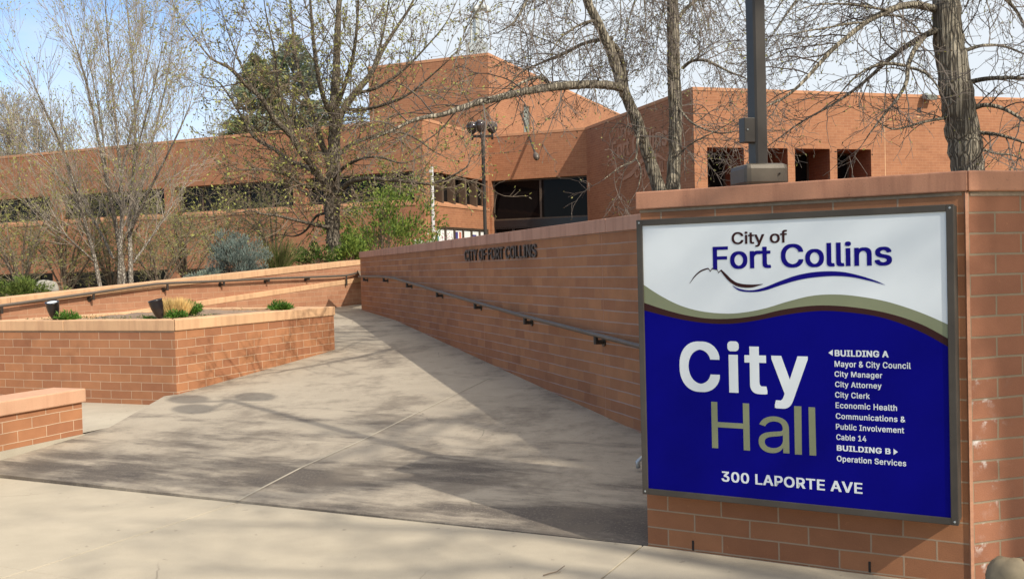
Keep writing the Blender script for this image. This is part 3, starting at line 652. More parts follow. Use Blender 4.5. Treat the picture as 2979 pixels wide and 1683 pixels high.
def handrail(name, label, path, r, brackets, normal, rail_off, plate_r=0.042, drop=0.075):
    root = empty(name, path[0], label, "handrail")
    b = MB(); b.tube(path, r, 10); b.build("rail", M['rail'], root, smooth=True)
    for (p, dz) in brackets:
        b = MB(); q = p - up(dz)
        b.tube([p, q], 0.022, 8); b.tube([q + up(0.018) + normal * 0.004, q - normal * (rail_off - 0.004) + up(0.018)], 0.022, 8)
        b.build("bracket", M['bronze'], root)
        b = MB(); b.tube([q - normal * (rail_off - 0.001) + up(0.016), q - normal * (rail_off - 0.012) + up(0.016)], plate_r, 12); b.build("wall_plate", M['bronze'], root)
    return root
ro = 0.085
def rw(s, z): return W0 + dBR * s + nB * ro + up(z)
path = [rw(13.6, 1.518), rw(12.4, 1.520), rw(11.4, 1.520), rw(10.86, 1.514), rw(10.3, 1.505), rw(9.85, 1.490), rw(9.05, 1.445), rw(8, 1.386), rw(6.92, 1.318), rw(4.89, 1.203), rw(2.84, 1.090), rw(0.85, 0.997), rw(-0.15, 0.950), rw(-0.9, 0.912), rw(-1.0, 0.89), rw(-1.02, 0.85)]
handrail("handrail", "brown pipe handrail running down the shaded ramp wall below the lettering", path, 0.024,
         [(rw(s, z), 0.088) for s, z in ((13.03, 1.518), (10.87, 1.513), (8.82, 1.430), (6.74, 1.308), (4.72, 1.193), (2.74, 1.085), (0.75, 0.992))], nB, ro)
hk = at(1603, 1160, 7.3)
b = MB(); b.tube([hk + Vector((0.16, 0.02, 0.01)), hk + Vector((0.03, 0, 0.028)), hk + Vector((0.0, 0, 0.0)), hk + Vector((0.006, 0, -0.045))], 0.016, 10)
tag(b.build("pipe_spout", M['galv'], smooth=True), "short pale pipe elbow poking out from behind the sign's left edge", "pipe")

# ================================================================== BACK WALL with sloping coping and ledge
back_wall = empty("back_wall", BW, "sunlit brick wall with sloping coping rising behind the planter", "brick wall")
def capz(s): return 1.906 + 0.0534 * s
def ledz(s): return 1.480 + 0.0566 * s
def bwp(s, z, o=0.0): return BW + dA2 * s + nW * o + up(z)
sA, sB = -15.0, 1.2
def skew(mb, s0, s1, z0a, z0b, z1a, z1b, o0, o1, m=0):
    c = [bwp(s0, z0a, o0), bwp(s1, z0b, o0), bwp(s1, z0b, o1), bwp(s0, z0a, o1), bwp(s0, z1a, o0), bwp(s1, z1b, o0), bwp(s1, z1b, o1), bwp(s0, z1a, o1)]
    i = len(mb.v); mb.v.extend([tuple(p) for p in c])
    for f, us_ in (((0, 1, 5, 4), (s0, s1)), ((2, 3, 7, 6), (s1, s0))):
        mb.face(tuple(i + k for k in f), [(us_[0], c[f[0]].z), (us_[1], c[f[1]].z), (us_[1], c[f[2]].z), (us_[0], c[f[3]].z)], m)
    for f in ((1, 2, 6, 5), (3, 0, 4, 7)): mb.face(tuple(i + k for k in f), [(0, c[f[0]].z), (0.3, c[f[1]].z), (0.3, c[f[2]].z), (0, c[f[3]].z)], m)
    mb.face((i + 4, i + 5, i + 6, i + 7), [(s0, 0), (s1, 0), (s1, 0.3), (s0, 0.3)], m); mb.face((i + 3, i + 2, i + 1, i), [(s0, 0.3), (s1, 0.3), (s1, 0), (s0, 0)], m)
b = MB(); skew(b, sA, sB, -0.3, -0.3, capz(sA) - 0.123, capz(sB) - 0.123, 0, -0.30); b.build("brickwork", M['brick_back'], back_wall)
b = MB(); skew(b, sA, sB, -0.3, -0.3, ledz(sA) - 0.11, ledz(sB) - 0.11, 0.055, -0.01); b.build("plinth", M['brick_back'], back_wall)
b = MB(); skew(b, sA, sB, ledz(sA) - 0.108, ledz(sB) - 0.108, ledz(sA), ledz(sB), 0.060, -0.01); b.build("ledge", M['coping_warm'], back_wall, bevel=0.01)
s0 = sA
for s1 in (-12.0, -9.85, -7.0, -5.3, -3.6, -1.6, sB):
    b = MB(); skew(b, s0 + 0.004, s1 - 0.004, capz(s0) - 0.121, capz(s1) - 0.121, capz(s0), capz(s1), 0.018, -0.32); b.build("coping", M['coping_warm'], back_wall, bevel=0.006); s0 = s1
o2 = 0.10
path = []
for x, y in ((-30, 773.5), (0, 769), (120, 752), (238, 735.5), (330, 722), (395, 713.5), (425, 711.5), (560, 706), (692, 699.5), (790, 696), (866, 692.5), (880, 690.5)):
    s_, z_ = sz(BW + nW * o2, A2, x, y); path.append(bwp(s_, z_, o2))
q = path[-1] ; path.append(q + dA2 * 1.0 + up(0.12))
def bp(x, y):
    s_, z_ = sz(BW + nW * o2, A2, x, y); return bwp(s_, z_, o2)
handrail("handrail", "brown pipe handrail climbing along the sunlit back wall behind the planter", path, 0.025,
         [(bp(4, 768.5), 0.115), (bp(235, 736), 0.115), (bp(421, 712), 0.125), (bp(563, 705.8), 0.085), (bp(676, 700.3), 0.065), (bp(777, 696.5), 0.06), (bp(871, 692), 0.24)], nW, o2 - 0.002, 0.046)

# ================================================================== PLANTER
planter = empty("brick_planter", P1, "raised square brick planter with tan coping in front of the ramp", "planter")
b = MB()
prism(b, [P1, P2, P3, P4], -0.29, 0.992)
b.v = b.v; 
# outer brickwork mapped wall by wall
b = MB()
for p, q in ((P1, P2), (P2, P3), (P3, P4), (P4, P1)):
    l_ = (q - p).length; b.poly([zed(p, -0.29), zed(q, -0.29), zed(q, 0.992), zed(p, 0.992)], [(0.12, -0.29), (l_ + 0.12, -0.29), (l_ + 0.12, 0.992), (0.12, 0.992)])
b.build("brickwork", M['brick_planter'], planter)
cw = 0.27
def ringcap(p, q, r_in0, r_in1, splits):
    n_ = len(splits)
    for a, c in zip(splits[:-1], splits[1:]):
        bb = MB(); g_ = 0.004 / (q - p).length
        o0, o1 = p.lerp(q, a + g_), p.lerp(q, c - g_); i0, i1 = r_in0.lerp(r_in1, a + g_), r_in0.lerp(r_in1, c - g_)
        prism(bb, [o0, o1, i1, i0], 0.994, 1.124); bb.build("coping", M['coping_warm'], planter, bevel=0.009)
oc = [P1 - dA2 * 0.018 - dA * 0.018, P2 + dA2 * 0.018 - dA * 0.018, P3 + dA2 * 0.018 + dA * 0.018, P4 - dA2 * 0.018 + dA * 0.018]
ic = [P1 + dA2 * cw + dA * cw, P2 - dA2 * cw + dA * cw, P3 - dA2 * cw - dA * cw, P4 + dA2 * cw - dA * cw]
ringcap(oc[0], oc[1], ic[0], ic[1], (0, 0.635, 1)); ringcap(oc[1], oc[2], ic[1], ic[2], (0, 0.5, 1)); ringcap(oc[2], oc[3], ic[2], ic[3], (0, 0.5, 1)); ringcap(oc[3], oc[0], ic[3], ic[0], (0, 0.42, 1))
b = MB(); b.box(P1 + dA * 0.02 - dA2 * 0.002 + up(0.978), dA * 2.9, dA2 * 0.05, up(0.016)); b.build("mortar_bed", M['mortar'], planter)
b = MB(); gN = 22
for i in range(gN + 1):
    for j in range(gN + 1):
        u, v = i / gN, j / gN
        p = ic[0].lerp(ic[1], u).lerp(ic[3].lerp(ic[2], u), v)
        h = 1.075 + 0.075 * math.sin(math.pi * u) * math.sin(math.pi * v) + random.uniform(-0.014, 0.014); b.v.append((p.x, p.y, h))
for i in range(gN):
    for j in range(gN):
        k = i * (gN + 1) + j; b.face((k, k + 1, k + gN + 2, k + gN + 1))
b.build("soil", M['soil'], planter, smooth=True)

# ------------------------------------------------------------------ low wall at left
low = empty("low_wall", LG, "low brick seat-height wall with thick pink coping at the left edge", "brick wall")
b = MB(); b.box(LG + up(0.128), -dA2 * 3.0, dA * 0.36, up(0.307), u0=0.05); b.build("brickwork", M['brick_planter'], low)
b = MB(); b.box(LG + dA2 * 0.03 - dA * 0.03 + up(0.437), -dA2 * 3.06, dA * 0.42, up(0.132)); b.build("coping", M['coping_low'], low, bevel=0.012)
b = MB(); b.box(LG + dA2 * 0.012 - dA * 0.012 + up(-0.25), -dA2 * 3.0, dA * 0.39, up(0.377)); b.build("footing", M['path'], low)

# ================================================================== BUILDING
bldg = empty("city_hall", WC, "long flat-roofed two-storey brick building with dark ribbon windows", "building")
ZR = 7.66; Z0 = 0.5
def facade(mb, P, ang, s0, s1, z0, z1, openings, flip=1, rm=0):
    D = dr(ang); n = Vector((D.y, -D.x, 0)) * flip        # outward normal
    sc = sorted({s0, s1, *[v for o in openings for v in o[:2]]}); zc = sorted({z0, z1, *[v for o in openings for v in o[2:4]]})
    for a, c in zip(sc[:-1], sc[1:]):
        for d_, e in zip(zc[:-1], zc[1:]):
            ms, mz = (a + c) / 2, (d_ + e) / 2
            if any(o[0] < ms < o[1] and o[2] < mz < o[3] for o in openings): continue
            mb.poly([P + D * a + up(d_), P + D * c + up(d_), P + D * c + up(e), P + D * a + up(e)], [(a, d_), (c, d_), (c, e), (a, e)])
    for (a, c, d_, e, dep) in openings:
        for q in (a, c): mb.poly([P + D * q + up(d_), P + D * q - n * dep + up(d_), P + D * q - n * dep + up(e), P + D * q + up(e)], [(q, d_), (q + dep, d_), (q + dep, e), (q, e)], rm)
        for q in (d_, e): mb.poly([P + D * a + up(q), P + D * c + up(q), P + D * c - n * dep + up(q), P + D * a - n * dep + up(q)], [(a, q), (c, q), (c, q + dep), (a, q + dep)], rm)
    return D, n
def window(P, ang, a, c, z0, z1, dep, nm, flip=1, mull=0.09, fins=True, glass='glass', frame='frame_dark', mm='mullion'):
    D = dr(ang); n = Vector((D.y, -D.x, 0)) * flip
    fr = MB(); t = 0.07
    o = P - n * (dep - 0.06)
    fr.box(o + D * a + up(z0), D * t, n * 0.06, up(z1 - z0)); fr.box(o + D * (c - t) + up(z0), D * t, n * 0.06, up(z1 - z0))
    fr.box(o + D * (a + t) + up(z0), D * (c - a - 2 * t), n * 0.055, up(t)); fr.box(o + D * (a + t) + up(z1 - t), D * (c - a - 2 * t), n * 0.055, up(t))
    f = fr.build("window", M[frame], bldg)
    pn = MB(); q = P - n * (dep - 0.02); pn.poly([q + D * a + up(z0), q + D * c + up(z0), q + D * c + up(z1), q + D * a + up(z1)])
    child(pn.build("pane", M[glass]), f).matrix_parent_inverse = f.matrix_world.inverted()
    for k in range(1, nm):
        mb = MB(); x = a + (c - a) * k / nm; e_ = 0.026
        if fins: mb.box(P - n * (dep - 0.03) + D * (x - mull / 2) + up(z0), D * mull, n * (dep - 0.10), up(z1 - z0 - 0.001))
        else: mb.box(P - n * (dep - 0.03) + D * (x - mull / 2) + up(z0 + t), D * mull, n * 0.05, up(z1 - z0 - 2 * t))
        child(mb.build("mullion", M[mm]), f)
    return f
# left wing (flip: wall normal must face the camera side)
wing_open = []; ss = [(0.44, 5.72), (6.32, 12.73), (13.33, 19.68), (20.33, 26.7), (27.3, 33.7), (34.3, 40.5)]
for a, c in ss: wing_open += [(a, c, 4.37, 5.66, 0.42), (a, c, 0.9, 1.95, 0.42)]
b = MB(); facade(b, WC, A, 0, 48, Z0, ZR, wing_open, -1)
wface_open = [(0.69, 6.38, 4.37, 5.66, 0.42), (1.02, 6.34, 2.2, 3.42, 0.12)]
facade(b, WC, A2, 0, 6.4957, Z0, ZR, wface_open, 1)
b.build("wall", M['brick_building'], bldg)
b = MB(); facade(b, EC, A + 180, 0, 4.796, Z0, ZR, [(0.12, 4.78, 0.6, 5.665, 0.35)], 1); b.build("wall", M['brick_building'], bldg)
b = MB(); facade(b, RC, B, 0, 9.9575, Z0, ZR, [], -1); b.build("wall", M['brick_building'], bldg)
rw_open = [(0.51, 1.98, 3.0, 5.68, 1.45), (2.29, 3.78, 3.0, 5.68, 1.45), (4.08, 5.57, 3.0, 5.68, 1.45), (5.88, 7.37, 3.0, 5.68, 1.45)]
b = MB(); D, n = facade(b, RC, B2, 0, 34, Z0, ZR, rw_open, 1, 1); b.build("wall", [M['brick_building'], M['brick_reveal_shade']], bldg)
for a, c in ss:
    window(WC, A, a, c, 4.37, 5.66, 0.42, 5, -1, 0.08, False); window(WC, A, a, c, 0.9, 1.95, 0.42, 5, -1, 0.08, False)
window(WC, A2, 0.69, 6.38, 4.37, 5.66, 0.42, 5, 1, 0.17, True)
for a, c, z0, z1, dep in rw_open:
    f = window(RC, B2, a, c, z0, z1, dep, 0)
    D = dr(B2); n = Vector((D.y, -D.x, 0)); mb = MB(); mb.box(RC - n * (dep - 0.05) + D * (a + 0.02) + up(z0 + 0.05), D * 0.42, n * 0.03, up(z1 - z0 - 0.42)); child(mb.build("blind", M['blind']), f)
# sills: sloped brick-on-edge ledges below the ribbon windows
def sill(P, ang, a, c, z, flip):
    D = dr(ang); n = Vector((D.y, -D.x, 0)) * flip
    mb = MB(); o = P + D * a
    pts = [(-0.38, z + 0.16), (0.035, z + 0.004), (0.035, z - 0.10), (-0.38, z - 0.10)]
    i = len(mb.v)
    for q in (0, c - a):
        for (w_, h) in pts: mb.v.append(tuple(o + D * q + n * w_ + up(h)))
    for k in range(4): mb.face((i + k, i + (k + 1) % 4, i + 4 + (k + 1) % 4, i + 4 + k), [(0, 0), (0, 0.4), (c - a, 0.4), (c - a, 0)])
    mb.face((i, i + 1, i + 2, i + 3)); mb.face((i + 7, i + 6, i + 5, i + 4)); mb.build("sill", M['coping_roof'], bldg)
for a, c in ss: sill(WC, A, a - 0.05, c + 0.05, 4.372, -1)
sill(WC, A2, 0.64, 6.43, 4.372, 1)
# entrance glazing
De = dr(A + 180); ne = Vector((De.y, -De.x, 0))
f = window(EC, A + 180, 0.12, 4.78, 3.82, 5.665, 0.35, 2, 1, 0.10, False, 'entry_glass', 'frame_dark', 'frame_dark')
f = window(EC, A + 180, 0.12, 4.78, 0.7, 3.50, 0.35, 5, 1, 0.12, False, 'entry_glass', 'black', 'black')
b = MB(); b.box(EC + De * 0.12 - ne * 0.33 + up(3.50), De * 4.66, ne * 0.12, up(0.32)); b.build("transom", M['black'], bldg)
# coping along the parapets
def para(P, ang, L, flip, e0=0.0, e1=0.0):
    D = dr(ang); n = Vector((D.y, -D.x, 0)) * flip; mb = MB(); mb.box(P + D * e0 + n * 0.02 + up(ZR), D * (L - e0 + e1), -n * 0.36, up(0.125)); mb.build("parapet_coping", M['coping_roof'], bldg, bevel=0.01)
para(WC, A, 48, -1, 0.36); para(WC, A2, 6.4957, 1, -0.02, -0.03); para(EC, A + 180, 4.796, 1, 0.0, 0.0); para(RC, B, 9.9575, -1, 0.35, -0.03); para(RC, B2, 34, 1, -0.02)
b = MB(); rz = ZR - 0.15
b.poly([zed(WC, rz), zed(WC + dA * 48, rz), zed(WC + dA * 48 + dA2 * 22, rz), zed(EC + dA2 * 22, rz), zed(EC, rz)]); b.poly([zed(EC, rz), zed(EC + dA2 * 22, rz), zed(RC + dB2 * 34 + dB * 26, rz), zed(RC + dB2 * 34, rz), zed(RC, rz), zed(IC, rz)])
b.build("roof", M['roofing'], bldg)
# joints and small fittings on the right face
b = MB(); s_, _ = sz(RC, B2, 2224, 330); nR = Vector((dB2.y, -dB2.x, 0))
b.box(RC + dB2 * s_ + nR * 0.003 + up(0.8), dB2 * 0.025, -nR * 0.02, up(6.85)); b.build("control_joint", M['coping_warm'], bldg)
s_, z_ = sz(RC, B2, 2311, 277); b = MB(); b.box(RC + dB2 * (s_ - 0.09) + nR * 0.004 + up(z_ - 0.09), dB2 * 0.18, -nR * 0.03, up(0.18)); b.build("vent_hole", M['black'], bldg)
b = MB(); b.box(RC + dB2 * (s_ - 0.09) + nR * 0.004 + up(z_ - 0.30), dB2 * 0.18, -nR * 0.03, up(0.07)); b.build("vent_patch", M['coping_warm'], bldg)
s_, z_ = sz(RC, B2, 2327, 240); fl = RC + dB2 * s_ + up(z_); b = MB()
b.box(fl - dB2 * 0.22 + nR * 0.05 + up(-0.12), dB2 * 0.44, nR * 0.30 + up(-0.10), up(0.16) + nR * 0.05); b.box(fl - dB2 * 0.04 - nR * 0.2 + up(0.02), dB2 * 0.08, nR * 0.3, up(0.06)); b.build("floodlight", M['louver'], bldg)
# raised masonry logo on the diagonal wall
nD = Vector((dB.y, -dB.x, 0)) * -1
def DP(a, bb, c): return RC + dB * (-a) + nD * c + up(bb)
b = MB(); e = 0.03
put_text(b, "City of", DP, -6.45, -5.0, 6.80, 0.52, 0.02, e); put_text(b, "Fort Collins", DP, -7.1, -2.0, 6.02, 0.72, 0.025, e); put_text(b, "City Hall", DP, -4.9, -2.35, 5.05, 0.42, 0.02, e)
def swoosh(pts, w):
    for k in range(len(pts) - 1):
        a, c = pts[k], pts[k + 1]; wa, wc = w[k], w[k + 1]
        q = [(a[0], a[1]), (c[0], c[1]), (c[0], c[1] + wc), (a[0], a[1] + wa)]
        b.poly([DP(x, y, e) for x, y in q]); 
        for r_, s__ in ((0, 1), (2, 3)): b.poly([DP(*q[r_], e), DP(*q[s__], e), DP(*q[s__], 0), DP(*q[r_], 0)])
swoosh([(-7.9, 5.35), (-7.5, 5.95), (-7.2, 6.0), (-6.9, 5.7), (-6.5, 5.35), (-6.0, 5.25)], [0.02, 0.08, 0.10, 0.16, 0.14, 0.02])
swoosh([(-6.6, 5.25), (-6.0, 5.05), (-5.2, 5.15), (-4.4, 5.5), (-3.6, 5.72), (-2.8, 5.66), (-2.1, 5.4)], [0.01, 0.12, 0.20, 0.22, 0.18, 0.12, 0.02])
b.build("wall_logo", M['logo_brick'], bldg)
# notice windows
nWF = Vector((dA2.y, -dA2.x, 0)); b = MB()
b.box(WC + dA2 * 1.02 - nWF * 0.11 + up(2.2), dA2 * 5.32, nWF * 0.02, up(1.22)); 
for k in range(7): b.box(WC + dA2 * (1.02 + k * 5.22 / 6) - nWF * 0.09 + up(2.2), dA2 * 0.10, nWF * 0.07, up(1.219))
b.box(WC + dA2 * 1.12 - nWF * 0.09 + up(3.34), dA2 * 5.1, nWF * 0.068, up(0.078))
nb = b.build("notice_case", M['frame_dark'], bldg)
papers = [('paper_teal', 0.02, 0.35, 0.35, 0.7), ('paper_grey', 0.66, 0.9, 0.1, 0.9), ('paper_blue', 0.04, 0.45, 0.5, 0.95), ('paper_red', 0.55, 0.9, 0.55, 0.9), ('paper_grey', 0.62, 0.8, 0.1, 0.55), ('paper_blue', 0.1, 0.7, 0.78, 0.88), ('paper_red', 0.04, 0.5, 0.3, 0.42)]
for k in range(6):
    b = MB(); x0 = 1.02 + k * 5.22 / 6 + 0.10; w_ = 5.22 / 6 - 0.10
    def PP(u, v, o): return WC + dA2 * (x0 + u * w_) - nWF * o + up(2.2 + v * 1.13)
    b.poly([PP(0.01, 0, 0.085), PP(0.99, 0, 0.085), PP(0.99, 1, 0.085), PP(0.01, 1, 0.085)], None, 0)
    sel = {0: [(4, 0.05, 0.35, 0.30, 0.72), (2, 0.4, 0.95, 0.1, 0.3)], 1: [(1, 0.78, 0.84, 0.15, 0.85)], 2: [(3, 0.04, 0.46, 0.55, 0.92), (2, 0.60, 0.9, 0.55, 0.92), (2, 0.04, 0.46, 0.38, 0.48), (1, 0.04, 0.46, 0.08, 0.30)], 3: [(1, 0.62, 0.82, 0.1, 0.60), (4, 0.08, 0.4, 0.35, 0.42)], 4: [(3, 0.08, 0.70, 0.76, 0.84), (1, 0.08, 0.25, 0.55, 0.70)], 5: [(3, 0.1, 0.3, 0.5, 0.8), (2, 0.4, 0.9, 0.2, 0.5)]}[k]
    for (mi, u0, u1, v0, v1) in sel: b.poly([PP(u0, v0, 0.081), PP(u1, v0, 0.081), PP(u1, v1, 0.081), PP(u0, v1, 0.081)], None, mi)
    child(b.build("poster", [M['paper'], M['paper_grey'], M['paper_red'], M['paper_blue'], M['paper_teal']]), nb)
# white downpipe
b = MB(); b.tube([WC + dA2 * 0.54 + nWF * 0.09 + up(0.9), WC + dA2 * 0.54 + nWF * 0.09 + up(5.84)], 0.075, 10); b.box(WC + dA2 * 0.45 + nWF * 0.01 + up(5.6), dA2 * 0.18, nWF * 0.05, up(0.12)); b.build("downpipe", M['white_paint'], bldg, smooth=False)
# tower block behind
TC = Vector((-0.897, 50.0, 0)); ZT = 12.24
b = MB(); facade(b, TC, A2, 0, 24, 6.5, ZT, [(4.62, 5.62, 7.6, 10.45, 0.12)], 1); facade(b, TC, A, 0, 6.9, 6.5, ZT, [], -1); 
facade(b, TC + dA * 6.9, A2, 0, 24, 6.5, ZT, [], -1); b.build("tower_wall", M['brick_building'], bldg)
b = MB(); nTr = Vector((dA2.y, -dA2.x, 0)); nTl = Vector((dA.y, -dA.x, 0)) * -1
prism(b, [TC + nTr * 0.02 + nTl * 0.02, TC + dA2 * 24 + nTr * 0.02, TC + dA2 * 24 + dA * 7, TC + dA * 6.92 + nTl * 0.02], ZT, ZT + 0.14); b.build("tower_coping", M['coping_roof'], bldg)
b = MB()
b.box(TC + dA2 * 4.62 - nTr * 0.11 + up(7.6), dA2 * 1.0, nTr * 0.02, up(2.85)); b.build("louver_door", M['louver'], bldg)
vb = at(1388 / K, 152 / K, 51.0); b = MB(); vb.z = ZT + 0.14
b.box(vb + Vector((-0.55, -0.5, 0)), Vector((1.1, 0, 0)), Vector((0, 1.0, 0)), up(0.62)); b.build("vent_box", M['galv'], bldg)
b = MB(); b.tube([vb + up(0.6), vb + up(2.25), vb + up(2.45) + Vector((0.08, 0, 0)), vb + up(2.52) + Vector((0.30, 0, 0)), vb + up(2.45) + Vector((0.55, 0, 0)), vb + up(2.28) + Vector((0.6, 0, 0))], 0.17, 12)
b.lathe(vb + up(2.3) + Vector((-0.05, 0, 0)), [(0.26, 0), (0.28, 0.1), (0.2, 0.3), (0.05, 0.36)], 14)
b.tube([vb + up(0.6) + Vector((-0.28, 0, 0)), vb + up(2.0) + Vector((-0.28, 0, 0))], 0.07, 8); b.tube([vb + up(0.6) + Vector((0.28, 0, 0)), vb + up(2.3) + Vector((0.28, 0, 0))], 0.05, 8); b.build("vent_pipe", M['galv'], bldg)
# swan-neck lamp on the entrance parapet
ga = at(1311, 287, 47.2); gb = at(1346, 386, 44.4); gl = at(1350, 396, 43.85)
gd = (gb - ga).normalized()
b = MB(); b.tube([ga, gb], 0.05, 8); gm = ga.lerp(gb, 0.46); b.tube([gm, Vector((gm.x, gm.y + 0.25, 7.7))], 0.05, 8); b.build("lamp_arm", M['bronze'], bldg)
b = MB(); b.lathe(gb, [(0.06, -0.05), (0.09, 0.015), (0.13, 0.14), (0.145, 0.28), (0.12, 0.40), (0.04, 0.47)], 16, gd); b.build("lamp_head", M['rail'], bldg, smooth=True)

# ================================================================== LAMP POST with three globe heads
lp0 = at(1214, 350, 25.0)
lamp = empty("lamp_post", Vector((lp0.x, lp0.y, 1.2)), "slim brown lamp post with three dark bowl heads before the entrance", "lamp post")
b = MB(); b.tube([Vector((lp0.x - 0.0, lp0.y, 0.9)), Vector((lp0.x, lp0.y, 4.98))], 0.045, 10); b.build("post", M['bronze'], lamp)
b = MB(); b.box(Vector((lp0.x - 0.27, lp0.y - 0.03, 4.90)), Vector((0.54, 0, 0)), Vector((0, 0.06, 0)), up(0.055)); b.tube([Vector((lp0.x, lp0.y, 4.93)), Vector((lp0.x, lp0.y - 0.30, 4.93))], 0.03, 8); b.build("cross_arm", M['bronze'], lamp)
for dx, dy in ((-0.26, 0.0), (0.24, 0.015), (-0.04, -0.30)):
    b = MB(); p = Vector((lp0.x + dx, lp0.y + dy, 4.84))
    b.tube([p, p + up(0.20)], 0.03, 8)
    b.lathe(p + up(0.15), [(0.035, 0), (0.085, 0.03), (0.125, 0.09), (0.140, 0.16), (0.136, 0.22), (0.11, 0.27), (0.045, 0.30)], 18); b.build("lamp_head", M['bowl'], lamp, smooth=True)

# ================================================================== BIG POLE behind the sign wall
pz = at(1907, 425, 5.646); px = Vector((pz.x, pz.y, 0))
pole = empty("light_pole", Vector((px.x, px.y, 2.043)), "square dark bronze lamp pole rising out of frame from the top of the sign wall", "pole")
b = MB(); w_ = 0.0415; ch = 0.010
ring8 = [(-w_ + ch, -w_), (w_ - ch, -w_), (w_, -w_ + ch), (w_, w_ - ch), (w_ - ch, w_), (-w_ + ch, w_), (-w_, w_ - ch), (-w_, -w_ + ch)]
ca, sa = math.cos(R(24)), math.sin(R(24))
def prot(x, y): return px + Vector((x * ca - y * sa, x * sa + y * ca, 0))
prism(b, [prot(x, y) for x, y in ring8], 2.043, 5.62); b.build("shaft", M['bronze'], pole)
b = MB(); bx = 0.128
prism(b, [px + Vector((x * 0.985 - y * 0.17, x * 0.17 + y * 0.985, 0)) for x, y in ((-bx, -bx), (bx, -bx), (bx, bx), (-bx, bx))], 2.040, 2.172); b.build("base_cover", M['cover'], pole, bevel=0.03)
b = MB(); hp = at(1886, 326, 5.585); b.box(hp + Vector((-0.032, -0.01, -0.070)), Vector((0.064, 0.02, 0)), Vector((-0.02, 0.06, 0)), up(0.138)); b.build("access_box", M['bronze'], pole, bevel=0.004)
b = MB(); b.lathe(hp + Vector((-0.015, -0.010, 0.0)), [(0.0042, 0), (0.0035, 0.004)], 8, Vector((0, -1, 0))); b.build("bolt", M['galv'], pole)
b = MB(); b.lathe(at(1961, 436, 5.525), [(0.0065, 0), (0.004, 0.008)], 8, Vector((0, -1, 0))); b.build("bolt", M['bronze'], pole)
b = MB(); b.box(px + Vector((-0.40, -0.02, 5.5)), Vector((0.82, -0.03, 0)), Vector((0, 0.05, 0)), up(0.05)); b.tube([px + up(5.52), px + Vector((-0.08, -0.62, 5.52))], 0.028, 8); b.build("cross_arm", M['bronze'], pole)
for dx, dy in ((-0.36, 0.015), (0.40, -0.04), (-0.08, -0.62)):
    b = MB(); p = px + Vector((dx, dy, 5.50)); b.lathe(p, [(0.035, 0), (0.10, 0.04), (0.18, 0.13), (0.20, 0.24), (0.19, 0.31), (0.15, 0.38), (0.06, 0.42)], 20); b.build("lamp_head", M['bowl'], pole, smooth=True)

# ================================================================== GROUND SPOTLIGHTS in the planter
def uplight(x, y, Y, tilt, label):
    o = at(x, y, Y); ax = Vector((math.sin(tilt[0]), -math.sin(tilt[1]), 1)).normalized()
    root = empty("ground_spotlight", Vector((o.x, o.y, 1.09)), label, "spotlight", "black spotlights in the planter")
    b = MB(); b.tube([Vector((o.x, o.y, 1.05)), Vector((o.x, o.y, 1.135))], 0.014, 8); b.lathe(Vector((o.x, o.y, 1.12)), [(0.02, 0), (0.028, 0.015), (0.02, 0.035)], 12); b.build("stake", M['black'], root)
    p = Vector((o.x, o.y, 1.135)); b = MB()
    b.lathe(p, [(0.022, 0.0), (0.040, 0.012), (0.058, 0.06), (0.072, 0.12), (0.079, 0.175), (0.080, 0.205), (0.083, 0.212), (0.083, 0.226), (0.070, 0.228), (0.068, 0.215)], 24, ax); b.build("housing", M['black'], root, smooth=True)
    b = MB(); b.lathe(p + ax * 0.214, [(0.066, 0), (0.060, 0.006)], 24, ax); b.build("lens", M['lens'], root)
uplight(138, 800, 12.55, (0.0, 0.30), "black bullet spotlight standing upright at the planter's left corner")
uplight(403, 800, 12.0, (-0.22, 0.12), "black bullet spotlight leaning left in front of the yellow grass tuft")

# ================================================================== PLANTS
def rvec():
    while True:
        v = Vector((random.uniform(-1, 1), random.uniform(-1, 1), random.uniform(-1, 1)))
        if 0.05 < v.length < 1: return v.normalized()
def sprig_plant(name, label, cat, x, y, Y, rad, h, n, mats, ln, wd, upness=0.9, group=None, zb=None):
    o = at(x, y, Y); 
    if zb is not None: o.z = zb
    root = empty(name, o, label, cat, group); b = MB()
    for k in range(n):
        a = random.uniform(0, 2 * math.pi); rr = rad * math.sqrt(random.random()) * 0.5
        base = o + Vector((rr * math.cos(a), rr * math.sin(a), 0)); tilt = random.uniform(0, 1.0) ** 0.8
        d = Vector((math.cos(a) * tilt, math.sin(a) * tilt, upness)).normalized(); L = h * random.uniform(0.55, 1.0)
        pts = [base + d * (L * t) + Vector((0, 0, -0.25 * L * t * t * tilt)) for t in (0, 0.4, 0.75, 1)]
        for t in range(1, 4):
            for q in range(3):
                dd = (d + rvec() * 0.8).normalized(); b.card(pts[t - 1].lerp(pts[t], random.random()), dd, rvec(), ln * random.uniform(0.6, 1.2), wd, random.randrange(len(mats)))
    b.build("foliage", mats, root); return root
G1 = [M['parsley'], M['parsley_light'], M['parsley']]
sprig_plant("green_plant", "low feathery green plant just right of the left spotlight", "plant", 172, 800, 12.5, 0.14, 0.15, 110, G1, 0.05, 0.012, 0.8, "green plants in the planter", 1.09)
sprig_plant("green_plant", "green plant growing in front of the yellow grass tuft", "plant", 443, 799, 12.25, 0.11, 0.13, 110, G1, 0.05, 0.014, 0.8, "green plants in the planter", 1.09)
sprig_plant("green_plant", "green plant behind and right of the yellow grass tuft", "plant", 479, 790, 13.0, 0.11, 0.22, 140, G1, 0.05, 0.014, 1.0, "green plants in the planter", 1.10)
sprig_plant("green_plant", "round green plant near the planter's far right corner", "plant", 704, 780, 13.9, 0.16, 0.16, 150, G1, 0.05, 0.014, 0.7, "green plants in the planter", 1.10)
